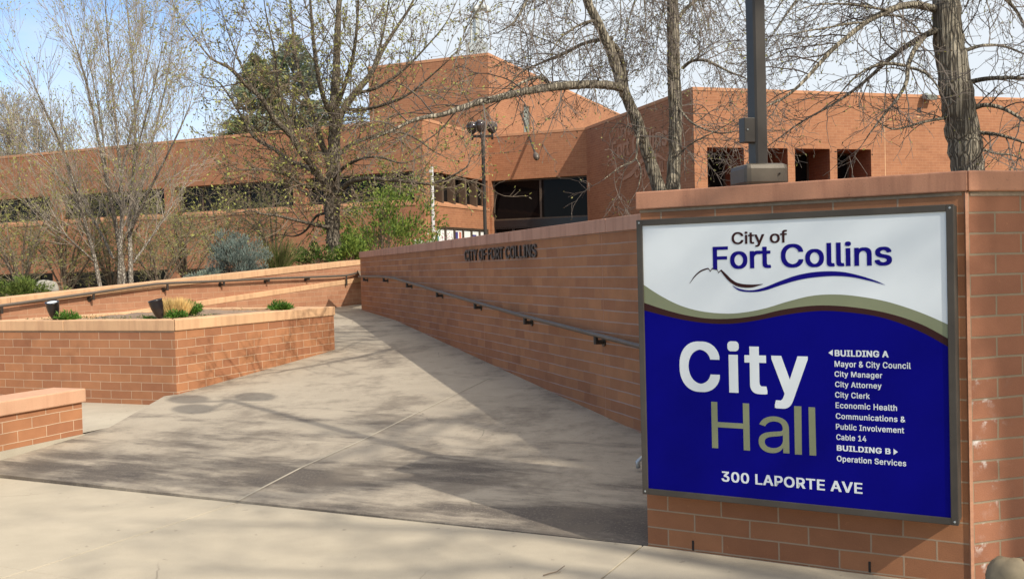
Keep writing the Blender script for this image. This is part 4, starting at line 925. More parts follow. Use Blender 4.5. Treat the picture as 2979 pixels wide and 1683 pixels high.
sprig_plant("small_weed", "tiny pale green weed left of the leaning spotlight", "plant", 377, 803, 12.2, 0.07, 0.06, 30, [M['parsley_light']], 0.04, 0.02, 0.5, None, 1.09)
# straw tuft
o = at(437, 800, 12.75); o.z = 1.09; root = empty("dry_grass", o, "clipped tuft of dry yellow grass behind the leaning spotlight", "grass tuft"); b = MB()
for k in range(1500):
    a = random.uniform(0, 6.283); rr = 0.13 * math.sqrt(random.random()); t = random.uniform(0, 0.9)
    d = Vector((math.cos(a) * t, math.sin(a) * t, 1)).normalized(); p = o + Vector((rr * math.cos(a), rr * math.sin(a), 0)); L = random.uniform(0.19, 0.30)
    b.card(p, d, rvec(), L, 0.010, 0)
b.build("foliage", M['straw'], root)
b = MB()                                                                 # creeping ground cover and litter on the soil
for k in range(1500):
    u, v = random.random(), random.random()
    if random.random() < 0.75: v = random.random() ** 2.2 * 0.5
    p = ic[0].lerp(ic[1], u * 0.3 if v < 0.3 else u).lerp(ic[3].lerp(ic[2], u), v) if random.random() < 0.4 else ic[0].lerp(ic[3], random.random()) + dA2 * (random.random() ** 2 * 0.8)
    p.z = 1.085 + 0.05 * random.random(); dd = rvec(); dd.z = abs(dd.z) * 0.5 + 0.1; b.card(p, dd.normalized(), Vector((0, 0, 1)) + rvec() * 0.5, random.uniform(0.015, 0.035), 0.014, random.choice((0, 0, 1, 2)))
tag(b.build("ground_cover", [M['leaf_deep'], M['leaf_olive'], M['leaf_tan']]), kind="stuff")

def crom(pts, n=4):
    out = []
    for i in range(len(pts) - 1):
        p0, p1, p2, p3 = pts[max(i - 1, 0)], pts[i], pts[i + 1], pts[min(i + 2, len(pts) - 1)]
        for k in range(n):
            t = k / n; out.append(tuple(0.5 * (2 * p1[j] + (p2[j] - p0[j]) * t + (2 * p0[j] - 5 * p1[j] + 4 * p2[j] - p3[j]) * t * t + (3 * p1[j] - p0[j] - 3 * p2[j] + p3[j]) * t ** 3) for j in range(len(p1))))
    out.append(tuple(pts[-1])); return out
class Tree:
    """limbs as (x, y, radius, depth offset) read off the picture; the twigs grow from them by rule"""
    def __init__(s, Y, up=0.05, wob=0.16, ang=(0.5, 1.1), twig_r=0.004, dens=(4, 7, 8), ratio=(0.45, 0.5), lens=(1.2, 0.5, 0.25), levels=3, seg=0.14, droop=0.0, leaf=0):
        s.Y, s.up, s.wob, s.ang, s.tr, s.dens, s.lens, s.levels, s.seg, s.droop, s.leaf = Y, up, wob, ang, twig_r, dens, lens, levels, seg, droop, leaf
        s.wood = MB(); s.twigs = MB(); s.tips = []
    def limb(s, pts, sides=8, dens=1.0, start=0.0, wood=True, lscale=1.0, m=0, jit=0.0):
        q = [(*at(x, y, s.Y + dy), r) for (x, y, r, dy) in [(p + (0,))[:4] if len(p) < 4 else p for p in pts]]
        c = crom(q, 5); path = [Vector(p[:3]) for p in c]; rad = [max(0.002, p[3]) for p in c]
        if jit:
            for i in range(1, len(path)): path[i] = path[i] + rvec() * jit * rad[i]; rad[i] *= random.uniform(0.93, 1.07)
        s.limb3(path, rad, sides, dens, start, lscale, wood)
    def limb3(s, path, rad, sides=8, dens=1.0, start=0.0, lscale=1.0, wood=True):
        (s.wood if wood else s.twigs).tube(path, rad, sides)
        acc = 0; tot = sum((b_ - a_).length for a_, b_ in zip(path[:-1], path[1:])); run = 0
        for i in range(len(path) - 1):
            l_ = (path[i + 1] - path[i]).length; run += l_
            if run / tot < start: continue
            acc += l_ * s.dens[0] * dens
            while acc > 0 and random.random() < 0.999:
                acc -= 1; p = path[i].lerp(path[i + 1], random.random()); t = (path[i + 1] - path[i]).normalized()
                s.twig(p, s.side(t), s.lens[0] * lscale * random.uniform(0.45, 1.15), min(rad[i] * 0.5, s.tr * 3.2), 1)
        s.twig(path[-1], (path[-1] - path[-2]).normalized(), s.lens[0] * lscale * 0.7, max(rad[-1] * 0.8, s.tr), 1)
    def side(s, t):
        a = random.uniform(*s.ang); r = rvec(); r = (r - t * r.dot(t)); r.normalize(); return (t * math.cos(a) + r * math.sin(a)).normalized()
    def twig(s, p, d, L, r, lv):
        n_ = max(2, int(L / s.seg)); path = [p]; d = d.copy(); k_ = L / n_
        for i in range(n_):
            d = d + rvec() * s.wob + Vector((0, 0, s.up - s.droop * (i / n_))); d.normalize(); path.append(path[-1] + d * k_)
        r1 = max(s.tr * (0.75 if lv > 1 else 0.9), r * 0.35)
        s.twigs.tube(path, [r + (r1 - r) * i / n_ for i in range(n_ + 1)], 3 if r < 0.02 else 5, 0, False)
        if lv < s.levels:
            cnt = L * s.dens[lv]; cnt = int(cnt) + (random.random() < cnt - int(cnt))
            for j in range(cnt):
                f = random.uniform(0.12, 1.0) * n_; i = min(n_ - 1, int(f)); q = path[i].lerp(path[i + 1], f - i); t = (path[i + 1] - path[i]).normalized()
                s.twig(q, s.side(t), s.lens[lv] * random.uniform(0.5, 1.2) * (1.15 - 0.5 * f / n_), max(s.tr, r * 0.5), lv + 1)
        if lv >= s.levels - 1:
            s.tips.append((path[-1], d)); 
            if n_ > 2: s.tips.append((path[n_ // 2], d))
    def finish(s, name, label, cat, base, bark_m, twig_m, leaves=None, lsize=0.03, per=1, lmin=None, group=None, spread=0.02, wide=0.5, jitter=0.7):
        root = empty(name, base, label, cat, group)
        s.wood.build("trunk", bark_m, root, smooth=True); s.twigs.build("crown", twig_m, root)
        if leaves:
            b = MB()
            for p, d in s.tips:
                if lmin and not lmin(p): continue
                k = int(per) + (random.random() < per - int(per))
                for j in range(k):
                    dd = (d + rvec() * jitter).normalized(); b.card(p + rvec() * spread, dd, rvec(), lsize * random.uniform(0.6, 1.3), lsize * wide, random.randrange(len(leaves)))
            b.build("foliage", leaves, root)
        return root

# --- forked tree behind the sign wall
t4 = Tree(12.0, up=-0.01, wob=0.20, ang=(0.5, 1.2), twig_r=0.0030, dens=(6.0, 7.5, 7), lens=(0.85, 0.38, 0.16), seg=0.09, droop=0.22)
t4.limb([(1668, 520, .110, 0), (1660, 484, .088, 0), (1640, 420, .076, 0), (1620, 360, .072, -.05), (1600, 300, .068, -.1), (1580, 255, .066, -.12), (1562, 210, .066, -.15), (1540, 140, .060, -.2), (1512, 75, .054, -.3), (1478, 5, .050, -.4), (1450, -70, .045, -.5)], 14, 0.25, 0.3, jit=0.06)
t4.limb([(1700, 520, .12, .0), (1693, 484, .098, .02), (1694, 440, .086, .03), (1698, 360, .080, .05), (1698, 280, .078, .06), (1695, 200, .080, .06), (1693, 120, .074, .06), (1692, 40, .070, .05), (1690, -30, .066, .0), (1688, -110, .06, 0)], 14, 0.25, 0.2, jit=0.06)
t4.limb([(1562, 222, .052, -.15), (1530, 214, .050, -.4), (1485, 212, .048, -.8), (1402, 217, .046, -1.3), (1318, 230, .040, -1.6), (1235, 250, .036, -1.8), (1173, 267, .030, -1.9), (1111, 288, .025, -2), (1048, 300, .019, -2.1), (986, 328, .013, -2.2), (930, 352, .007, -2.2)], 9, 1.2, 0.15, jit=0.08)
t4.limb([(1385, 214, .020, -1.35), (1360, 195, .019, -1.4), (1331, 200, .017, -1.4), (1298, 216, .014, -1.5), (1269, 241, .010, -1.5), (1240, 275, .005, -1.5)], 6, 1.0)
t4.limb([(1540, 96, .026, -.25), (1506, 100, .025, -.1), (1464, 111, .022, .2), (1422, 133, .020, .4), (1381, 150, .017, .5), (1348, 164, .014, .6), (1310, 183, .011, .6), (1277, 216, .007, .6), (1240, 238, .004, .6)], 7, 1.3)
t4.limb([(1505, 52, .020, -.3), (1476, 56, .018, -.5), (1443, 71, .014, -.8), (1410, 96, .010, -1), (1385, 130, .006, -1)], 6, 1.2)
t4.limb([(1532, 102, .032, -.2), (1556, 129, .032, -.15), (1568, 166, .030, -.1), (1576, 205, .02, -.1)], 7, 0.5)
t4.limb([(1620, 360, .020, -.1), (1608, 300, .026, -.2), (1606, 330, .020, -.3), (1602, 365, .015, -.4), (1597, 400, .012, -.4), (1560, 420, .009, -.5), (1520, 450, .006, -.6)], 6, 0.8, 0.4)
t4.limb([(1600, 398, .009, -.4), (1612, 430, .008, -.5), (1605, 470, .005, -.6)], 5, 0.8)
t4.limb([(1716, 172, .022, 0), (1739, 154, .020, -.1), (1772, 152, .018, -.3), (1805, 166, .015, -.4), (1839, 183, .012, -.5), (1880, 200, .008, -.6), (1920, 235, .004, -.6)], 6, 1.2)
t4.limb([(1700, 56, .024, 0), (1722, 25, .024, .1), (1751, 0, .022, .2), (1800, -50, .018, .3), (1860, -80, .013, .4)], 6, 1.2)
t4.limb([(1707, 270, .016, 0), (1730, 300, .014, -.2), (1760, 320, .012, -.4), (1810, 335, .009, -.5), (1860, 330, .006, -.6), (1905, 345, .003, -.7)], 5, 1.3)
t4.limb([(1700, 395, .010, 0), (1740, 360, .009, -.3), (1800, 330, .007, -.5), (1850, 300, .004, -.6)], 5, 1.3)
t4.limb([(1466, -20, .022, -.4), (1400, -60, .020, -.6), (1340, -20, .017, -.8), (1294, 54, .012, -1), (1256, 80, .006, -1)], 6, 1.3)
t4.limb([(1450, -60, .024, -.5), (1330, -130, .020, -.8), (1250, -60, .016, -1.2), (1205, 20, .010, -1.3), (1173, 70, .005, -1.3)], 6, 1.3)
for (x0, y0, x1, y1, dy) in ((1480, -90, 1380, -20, .5), (1490, -60, 1430, 20, 1.0), (1560, -120, 1560, 20, .4), (1600, -130, 1620, 10, -.5), (1650, -100, 1640, 30, .6), (1700, -110, 1760, 10, -.5), (1740, -100, 1810, 30, .5), (1780, -110, 1870, 40, 0.2), (1690, -120, 1600, -10, .9), (1520, -120, 1500, 0, -.9), (1420, -120, 1330, 30, .3), (1640, -90, 1580, 60, 0.1), (1700, -60, 1660, 60, -.4), (1720, -80, 1780, 60, .7)):
    t4.limb([(x0, y0, .016, dy), ((x0 + x1) / 2, (y0 + y1) / 2 - 25, .012, dy), (x1, y1, .006, dy), (x1 + (x1 - x0) * 0.25, y1 + 70, .003, dy)], 5, 1.5, 0, True, 1.15)
t4.finish("forked_tree", "bare two-trunked tree rising behind the left end of the sign wall", "tree", at(1682, 520, 12.0), M['bark_ridge'], M['twig_grey'], [M['bud'], M['bud'], M['leaf_olive']], 0.034, 0.75, None, None, 0.012, 0.55)

# --- big tree at right
t5 = Tree(9.5, up=0.02, wob=0.24, ang=(0.5, 1.2), twig_r=0.0027, dens=(7.0, 8.5, 8), lens=(0.68, 0.30, 0.13), seg=0.075, droop=0.10)
t5.limb([(2436, 480, .170, 0), (2432, 425, .152, 0), (2424, 350, .150, 0), (2412, 270, .150, 0), (2398, 190, .150, 0), (2387, 110, .140, 0), (2381, 40, .128, 0), (2378, -30, .125, 0), (2374, -120, .115, 0)], 18, 0.12, 0.1, jit=0.05)
def L5(*p, **k): t5.limb(list(p), **k)
L5((2355, 24, .038, 0), (2335, 18, .036, -.1), (2304, 12, .034, -.3), (2263, 17, .031, -.5), (2221, 33, .028, -.7), (2180, 54, .025, -.8), (2138, 87, .022, -.9), (2097, 121, .020, -1), (2055, 166, .017, -1.05), (2013, 212, .014, -1.1), (1972, 245, .011, -1.1), (1930, 266, .007, -1.2), (1895, 290, .004, -1.2), sides=7)
L5((2355, 76, .034, 0), (2340, 82, .032, -.05), (2313, 96, .028, .1), (2279, 116, .026, .3), (2246, 141, .023, .4), (2213, 170, .020, .5), (2180, 200, .018, .55), (2138, 233, .015, .6), (2088, 266, .012, .6), (2013, 308, .009, .6), (1951, 353, .006, .6), (1915, 380, .003, .6), sides=7)
L5((2325, 92, .026, 0), (2300, 125, .024, -.3), (2284, 166, .020, -.4), (2279, 208, .017, -.5), (2255, 249, .014, -.5), (2221, 291, .010, -.6), (2180, 345, .005, -.6), sides=6)
L5((2275, 165, .016, -.4), (2240, 160, .015, -.5), (2200, 165, .012, -.6), (2150, 195, .009, -.6), (2100, 250, .005, -.6), sides=5)
L5((2285, 170, .014, -.4), (2320, 180, .013, -.5), (2345, 200, .010, -.6), (2365, 230, .006, -.6), sides=5)
L5((2375, 297, .016, 0), (2325, 306, .013, -.3), (2284, 318, .010, -.4), (2242, 324, .008, -.5), (2200, 300, .004, -.5), sides=5)
L5((2440, 206, .026, 0), (2491, 197, .022, -.2), (2575, 197, .017, -.4), (2640, 210, .01, -.6), sides=6)
L5((2448, 272, .026, 0), (2479, 264, .023, -.1), (2525, 274, .019, -.2), (2575, 303, .014, -.3), (2630, 340, .008, -.4), sides=6)
L5((2455, 333, .020, 0), (2512, 339, .017, -.2), (2575, 358, .012, -.3), (2630, 380, .006, -.3), sides=6)
L5((2460, 370, .014, 0), (2500, 385, .012, .1), (2545, 390, .009, .2), (2590, 410, .005, .2), sides=5)
L5((2420, 130, .020, 0), (2470, 115, .016, .2), (2525, 117, .012, .3), (2585, 140, .006, .4), sides=5)
L5((2400, 0, .03, 0), (2430, -40, .028, .2), (2490, -30, .022, .4), (2550, 20, .016, .6), (2590, 90, .008, .7), sides=6)
L5((2263, 20, .012, -.5), (2222, 38, .012, -.2), (2263, 42, .011, .0), (2305, 70, .009, .2), (2320, 100, .006, .2), sides=5)
L5((2180, 56, .010, -.8), (2130, 60, .010, -1), (2080, 70, .008, -1.2), (2020, 80, .006, -1.3), (1970, 95, .003, -1.4), sides=5)
L5((2240, 28, .012, -.6), (2200, 20, .012, -.9), (2120, 10, .009, -1.1), (2040, 15, .006, -1.2), (1980, 40, .003, -1.3), sides=5)
for (x0, y0, x1, y1, dy) in ((2300, -120, 2240, -10, .8), (2260, -120, 2150, -20, -.6), (2200, -110, 2080, 0, .3), (2150, -100, 2000, 10, -.2), (2060, -90, 1950, 30, .6), (2420, -120, 2480, 0, -.3), (2450, -120, 2545, 10, .4), (2350, -100, 2300, 30, .6), (2080, -60, 1960, 60, 0)):
    t5.limb([(x0, y0, .014, dy), ((x0 + x1) / 2, (y0 + y1) / 2 - 20, .011, dy), (x1, y1, .006, dy), (x1 + (x1 - x0) * 0.3, y1 + 60, .003, dy)], 5, 1.2)
t5.finish("leaning_tree", "thick rough-barked bare tree leaning left above the right end of the wall", "tree", at(2436, 480, 9.5), M['bark_ridge'], M['twig_grey'], [M['bud'], M['bud'], M['leaf_lime']], 0.026, 0.55, None, None, 0.010, 0.55)

# --- budding tree in the middle
t2 = Tree(25.0, up=0.05, wob=0.20, ang=(0.45, 1.15), twig_r=0.0056, dens=(3.7, 5.0, 5.6), lens=(1.4, 0.68, 0.30), seg=0.16)
def L2(*p, **k): t2.limb(list(p), **k)
L2((842, 700, .24, 0), (841, 650, .190, 0), (838, 600, .180, 0), (836, 550, .185, 0), (836, 510, .21, 0), (837, 470, .19, 0), (838, 416, .165, 0), (841, 333, .150, 0), (842, 249, .125, 0), (846, 166, .095, 0), (849, 83, .080, .1), (853, 0, .065, .1), (855, -80, .05, .1), sides=14, dens=0.5, start=0.35, jit=0.05)
L2((838, 352, .10, 0), (861, 280, .095, .3), (894, 233, .085, .6), (932, 187, .070, .9), (965, 121, .055, 1.2), (994, 75, .045, 1.4), (1027, 25, .035, 1.6), (1060, -40, .025, 1.8), sides=8, jit=0.05)
L2((836, 500, .13, 0), (812, 462, .11, -.3), (795, 430, .095, -.6), (760, 385, .085, -1), (731, 340, .075, -1.3), (690, 300, .065, -1.6), (660, 250, .055, -1.9), (620, 215, .045, -2.1), (575, 170, .035, -2.3), (535, 150, .025, -2.4), (500, 110, .018, -2.4), (465, 60, .012, -2.5), sides=8, jit=0.05)
L2((800, 440, .08, -.6), (770, 420, .07, -.2), (730, 405, .06, .3), (690, 375, .05, .6), (640, 345, .042, .9), (600, 280, .032, 1.1), (565, 225, .024, 1.3), (540, 200, .015, 1.4), (500, 195, .008, 1.4), sides=7, jit=0.05)
L2((838, 440, .09, 0), (812, 370, .08, .4), (790, 300, .07, .8), (765, 230, .06, 1.1), (745, 150, .048, 1.4), (735, 60, .036, 1.6), (728, -20, .026, 1.8), sides=7)
L2((841, 310, .07, 0), (815, 250, .062, -.5), (798, 180, .052, -.9), (788, 100, .042, -1.2), (780, 0, .030, -1.5), (776, -70, .02, -1.6), sides=7)
L2((843, 280, .06, 0), (868, 210, .055, -.4), (888, 140, .045, -.8), (897, 70, .035, -1.1), (902, -20, .025, -1.3), sides=7)
L2((760, 385, .045, -1), (720, 300, .04, -1.4), (700, 220, .032, -1.7), (690, 130, .024, -2), (670, 40, .016, -2.2), (660, -30, .01, -2.3), sides=6)
L2((690, 300, .035, -1.6), (640, 230, .03, -1.2), (600, 150, .022, -.9), (570, 70, .015, -.7), (550, 0, .009, -.6), sides=6)
L2((842, 500, .075, 0), (858, 478, .07, -.3), (882, 457, .06, -.7), (924, 449, .05, -1.1), (986, 453, .045, -1.5), (1069, 462, .036, -1.9), (1100, 458, .03, -2), (1131, 445, .025, -2.1), (1173, 420, .017, -2.2), (1190, 391, .010, -2.2), (1240, 385, .005, -2.2), sides=7, dens=0.9)
L2((841, 400, .06, 0), (880, 365, .052, .5), (930, 345, .044, 1), (985, 330, .036, 1.4), (1040, 345, .026, 1.7), (1090, 380, .016, 1.9), (1130, 400, .008, 2), sides=7)
L2((861, 275, .05, .3), (915, 275, .043, -.3), (970, 262, .036, -.8), (1030, 235, .028, -1.2), (1085, 190, .02, -1.5), (1130, 150, .01, -1.7), sides=6)
L2((894, 235, .045, .6), (950, 220, .038, .3), (1010, 180, .03, .1), (1070, 120, .022, 0), (1120, 60, .014, -.1), (1150, 0, .008, -.2), sides=6)
L2((932, 187, .035, .9), (960, 100, .03, 1.4), (975, 20, .022, 1.8), (985, -50, .015, 2), sides=6)
L2((836, 565, .055, 0), (819, 570, .05, -.3), (771, 560, .04, -1), (701, 543, .03, -1.7), (660, 538, .022, -2), (627, 530, .015, -2.2), (580, 540, .007, -2.4), sides=6, dens=0.8)
L2((832, 530, .045, 0), (816, 536, .04, .3), (794, 545, .034, .6), (768, 580, .028, .9), (738, 594, .02, 1.1), (700, 590, .012, 1.2), (650, 610, .006, 1.3), sides=6, dens=0.8)
L2((828, 500, .05, 0), (790, 495, .042, .5), (740, 470, .034, 1), (690, 462, .026, 1.4), (640, 470, .018, 1.7), (585, 450, .008, 2), sides=6)
L2((812, 462, .045, -.3), (770, 470, .038, -1), (720, 440, .03, -1.6), (660, 425, .022, -2), (600, 425, .012, -2.3), (560, 395, .006, -2.4), sides=6)
L2((830, 470, .05, 0), (860, 425, .045, -.5), (905, 400, .037, -1), (955, 395, .03, -1.4), (1010, 410, .02, -1.7), (1060, 395, .01, -1.9), sides=6)
t2.finish("budding_tree", "spreading dark tree with sprouting buds standing in the middle before the building", "tree", at(842, 690, 25.0), M['bark_mid'], M['twig_brown'], [M['leaf_lime'], M['leaf_olive'], M['leaf_lime'], M['bud']], 0.080, 1.7, None, None, 0.04, 0.55)

# --- pale multi-stem tree at left
t1 = Tree(21.0, up=0.10, wob=0.11, ang=(0.25, 0.75), twig_r=0.0031, dens=(4.8, 5.2, 4.8), lens=(1.45, 0.80, 0.42), seg=0.18)
stems = [[(330, 740, .075, 0), (328, 640, .065, .1), (326, 560, .06, .2), (332, 470, .05, .3), (340, 360, .04, .3), (338, 250, .032, .3), (330, 130, .024, .3), (318, 10, .016, .3), (310, -60, .01, .3)],
         [(318, 740, .08, .2), (305, 650, .07, .2), (290, 560, .062, .0), (268, 450, .05, -.3), (245, 340, .04, -.6), (222, 230, .03, -.8), (195, 130, .02, -1), (170, 60, .01, -1)],
         [(300, 740, .07, -.2), (302, 640, .06, -.3), (306, 520, .05, -.4), (300, 400, .042, -.6), (288, 280, .034, -.7), (276, 160, .026, -.8), (268, 50, .018, -.8), (262, -40, .01, -.8)],
         [(255, 740, .065, .3), (240, 660, .058, .2), (222, 590, .052, 0), (192, 480, .044, -.4), (155, 370, .034, -.8), (115, 280, .024, -1.2), (80, 200, .012, -1.5), (60, 150, .006, -1.5)],
         [(322, 600, .045, .2), (345, 520, .042, .5), (365, 430, .036, .9), (392, 320, .03, 1.2), (415, 220, .022, 1.5), (428, 140, .012, 1.6), (435, 80, .006, 1.6)],
         [(330, 580, .04, 0), (365, 500, .036, -.4), (405, 420, .03, -.8), (445, 340, .023, -1.1), (475, 270, .013, -1.3), (488, 220, .006, -1.3)],
         [(285, 650, .04, .2), (245, 570, .036, .6), (195, 500, .03, 1), (140, 430, .024, 1.3), (85, 370, .015, 1.5), (40, 330, .007, 1.6)],
         [(300, 480, .035, -.4), (318, 380, .032, -.1), (345, 270, .026, .2), (368, 160, .018, .4), (385, 70, .01, .5)],
         [(268, 450, .03, -.3), (258, 340, .027, .2), (240, 230, .021, .6), (215, 120, .014, .9), (200, 50, .007, 1)],
         [(335, 660, .035, .1), (385, 590, .03, .6), (425, 530, .024, 1), (462, 470, .015, 1.3), (492, 420, .007, 1.4)],
         [(240, 660, .03, .2), (185, 610, .027, -.4), (130, 560, .02, -.9), (75, 520, .013, -1.2), (25, 480, .006, -1.4)],
         [(330, 460, .03, .3), (352, 350, .026, -.3), (382, 240, .02, -.7), (402, 150, .011, -.9), (412, 90, .006, -1)]]
for st in stems: t1.limb([(x, y, r * 0.72, dy) for x, y, r, dy in st], 7, 1.0, 0.18)
t1.finish("clump_tree", "pale multi-stemmed bare tree fanning upward at the left", "tree", at(300, 740, 21.0), M['bark_pale'], M['twig_pale'], [M['leaf_lime'], M['leaf_olive'], M['leaf_lime']], 0.050, 1.5, None, None, 0.03, 0.5)

# --- far bare trees beyond the left wing
def far_tree(x, y, Y, h, w, label, seed):
    random.seed(seed); base = at(x, y, Y); base.z = 0.5
    t = Tree(Y, up=0.10, wob=0.15, ang=(0.35, 0.9), twig_r=0.015, dens=(2.2, 2.6, 2.6), lens=(3.2, 1.6, 0.8), seg=0.4)
    for k in range(9):
        a = random.uniform(0, 6.283); t_ = random.uniform(0.1, 1.0) * w; top = base + Vector((math.cos(a) * t_, math.sin(a) * t_ * 0.6, h * (1 - 0.35 * (t_ / w) ** 2) * random.uniform(0.85, 1)))
        mid = base.lerp(top, 0.45) + Vector((0, 0, h * 0.06)); path = [Vector(p[:3]) for p in crom([tuple(base), tuple(base.lerp(mid, 0.5)), tuple(mid), tuple(top)], 5)]; n_ = len(path)
        t.limb3(path, [0.16 * (1 - i / n_) + 0.02 for i in range(n_)], 5, 1.0, 0.2)
    t.finish("far_tree", label, "tree", base, M['bark_mid'], M['twig_far'], [M['leaf_olive'], M['leaf_tan']], 0.16, 0.6, None, spread=0.1, wide=0.5, group="bare trees beyond the left wing")
far_tree(20, 400, 78, 15.0, 5.0, "far bare tree beyond the roof at the picture's left edge", 3)
far_tree(110, 400, 84, 14.0, 4.0, "far lower bare tree beyond the roof behind the pale clump", 4)

# --- spruces behind the wing roof
def spruce(x, Y, ztop, rad, label, mats, seed):
    random.seed(seed); o = at(x, 400, Y); o.z = 0.5; root = empty("spruce_tree", o, label, "tree", "spruces behind the building"); b = MB()
    b.tube([o, Vector((o.x, o.y, ztop))], [0.3, 0.03], 8); b.build("trunk", M['bark_mid'], root); b = MB(); z = 4.0
    while z < ztop:
        f = (z - 0.5) / (ztop - 0.5); rr = rad * (1 - f) ** 0.85 + 0.12; nb_ = int(9 + rr * 3.0)
        for k in range(nb_):
            a = random.uniform(0, 6.283); L = rr * random.uniform(0.68, 1.12); p0 = Vector((o.x, o.y, z + random.uniform(-.15, .15))); d = Vector((math.cos(a), math.sin(a), -0.12 if f < 0.75 else 0.35))
            mi = random.randrange(len(mats)); steps = max(3, int(L / 0.20))
            for i in range(1, steps + 1):
                t = i / steps; p = p0 + d * (L * t) + Vector((0, 0, 0.16 * L * t * t))
                if t < 0.35 and rr > 1: continue
                for q in range(6):
                    dd = (d + rvec() * 0.75).normalized(); b.card(p + rvec() * 0.14, dd, rvec(), random.uniform(0.20, 0.42), 0.13, mi)
        z += 0.26
    b.build("crown", mats, root)
spruce(745, 62, 16.0, 6.6, "tall blue-green spruce behind the building's roof", [M['needle_blue'], M['needle_green'], M['needle_blue'], M['needle_grey']], 5)
spruce(655, 60, 14.6, 4.8, "smaller brownish-green spruce left of the tall one behind the roof", [M['needle_green'], M['needle_brown'], M['needle_green'], M['needle_blue']], 6)

# --- shrubs
def shrub(name, label, x, y, Y, w, h, zb, n, mats, ln, wd, clumps=40, dens_stem=14, twig=None, upb=0.3, flat=0.8, sparse=0.20, group=None, seed=1, stem_r=0.008):
    random.seed(seed); o = at(x, y, Y); o.z = zb; root = empty(name, o, label, "shrub", group); b = MB(); st = MB(); cl = []
    for k in range(clumps):
        v = rvec(); v = Vector((v.x * w, v.y * w * flat, abs(v.z) ** 0.8 * h)) * random.uniform(0.45, 1.0); v.z = max(v.z, random.uniform(0.05, 0.5) * h); cl.append(o + v)
    for k, c in enumerate(cl):
        p0 = o + Vector((random.uniform(-.2, .2) * w, random.uniform(-.2, .2) * w, 0)); md = p0.lerp(c, 0.5) + Vector((0, 0, 0.12 * h)) + rvec() * 0.1 * w
        if k < dens_stem * 3: st.tube([p0, md, c, c + (c - md) * 0.35 + rvec() * 0.1], [stem_r, stem_r * .7, stem_r * .5, stem_r * .3], 4)
    for k in range(n):
        c = random.choice(cl); p = c + rvec() * (sparse * (w + h) * 0.5 * random.random() ** 0.6); d = ((p - o).normalized() + rvec() * 0.8 + Vector((0, 0, upb))).normalized()
        if p.z < zb: p.z = zb + random.random() * 0.1
        b.card(p, d, rvec(), ln * random.uniform(0.6, 1.3), wd, random.randrange(len(mats)))
    st.build("stems", twig or M['twig_brown'], root); b.build("foliage", mats, root); return root
LG_ = [M['leaf_bright'], M['leaf_green'], M['leaf_spring'], M['leaf_spring']]
shrub("leafy_shrub", "big fresh green shrub growing right of the middle tree's trunk", 970, 640, 27.0, 1.75, 3.35, 1.2, 6400, LG_, 0.10, 0.045, 95, 34, None, 0.3, 0.9, 0.13, None, 11)
shrub("blossoming_shrub", "green shrub dotted with white blossom above the ramp wall's far end", 1075, 640, 25.5, 0.75, 1.15, 1.45, 2600, [M['leaf_green'], M['leaf_bright'], M['blossom'], M['leaf_lime'], M['leaf_bright']], 0.085, 0.05, 36, 12, None, 0.3, 0.9, 0.20, None, 12)
shrub("redbud_shrub", "thin pink-budded shrub beside the white downpipe", 1120, 620, 33.0, 0.75, 1.5, 1.6, 420, [M['blossom_pink'], M['blossom_pink'], M['leaf_olive']], 0.07, 0.035, 26, 10, M['blossom_pink'], 0.4, 0.7, 0.2, None, 13, 0.012)
shrub("blue_juniper", "silvery blue juniper bush behind the sloping back wall", 598, 700, 21.4, 0.72, 1.28, 1.42, 6500, [M['needle_steel'], M['needle_grey'], M['needle_steel']], 0.08, 0.017, 60, 10, None, 0.9, 0.8, 0.16, None, 14)
shrub("blue_juniper", "low silvery juniper spray spilling left along the coping", 512, 705, 20.2, 0.52, 0.30, 1.40, 1700, [M['needle_grey'], M['needle_blue']], 0.07, 0.016, 22, 6, None, 0.3, 0.8, 0.24, None, 15)
shrub("green_juniper", "bright green spreading juniper at the left edge behind the handrail", 45, 745, 16.4, 0.78, 0.40, 1.28, 6000, [M['juniper'], M['juniper_light'], M['juniper']], 0.07, 0.016, 44, 6, None, 0.35, 0.8, 0.22, None, 16)
shrub("leafy_shrub", "low dark green shrub at the foot of the middle tree", 790, 680, 24.0, 0.55, 0.55, 1.75, 1500, [M['leaf_green'], M['leaf_olive'], M['leaf_deep']], 0.08, 0.04, 24, 8, None, 0.3, 0.8, 0.25, None, 17)
shrub("leafy_shrub", "leafy green shrub between the middle tree and the ramp wall", 880, 660, 24.3, 0.50, 0.75, 1.75, 1700, LG_, 0.08, 0.04, 24, 8, None, 0.3, 0.8, 0.25, None, 18)
# broom
random.seed(19); o = at(700, 690, 23.6); o.z = 1.6; root = empty("broom_shrub", o, "wiry yellow-green broom shrub between the juniper and the middle tree", "shrub"); b = MB()
for k in range(420):
    a = random.uniform(0, 6.283); t = random.random(); d = Vector((math.cos(a) * t * 0.9, math.sin(a) * t * 0.6, 1)).normalized(); L = random.uniform(0.45, 0.95)
    p = o + Vector((math.cos(a), math.sin(a), 0)) * 0.18 * random.random(); b.tube([p, p + d * L * 0.5, p + d * L + Vector((math.cos(a), math.sin(a), 0)) * 0.08], [0.006, 0.005, 0.003], 3, random.randrange(3))
b.build("stems", [M['leaf_olive'], M['leaf_green'], M['leaf_tan']], root)
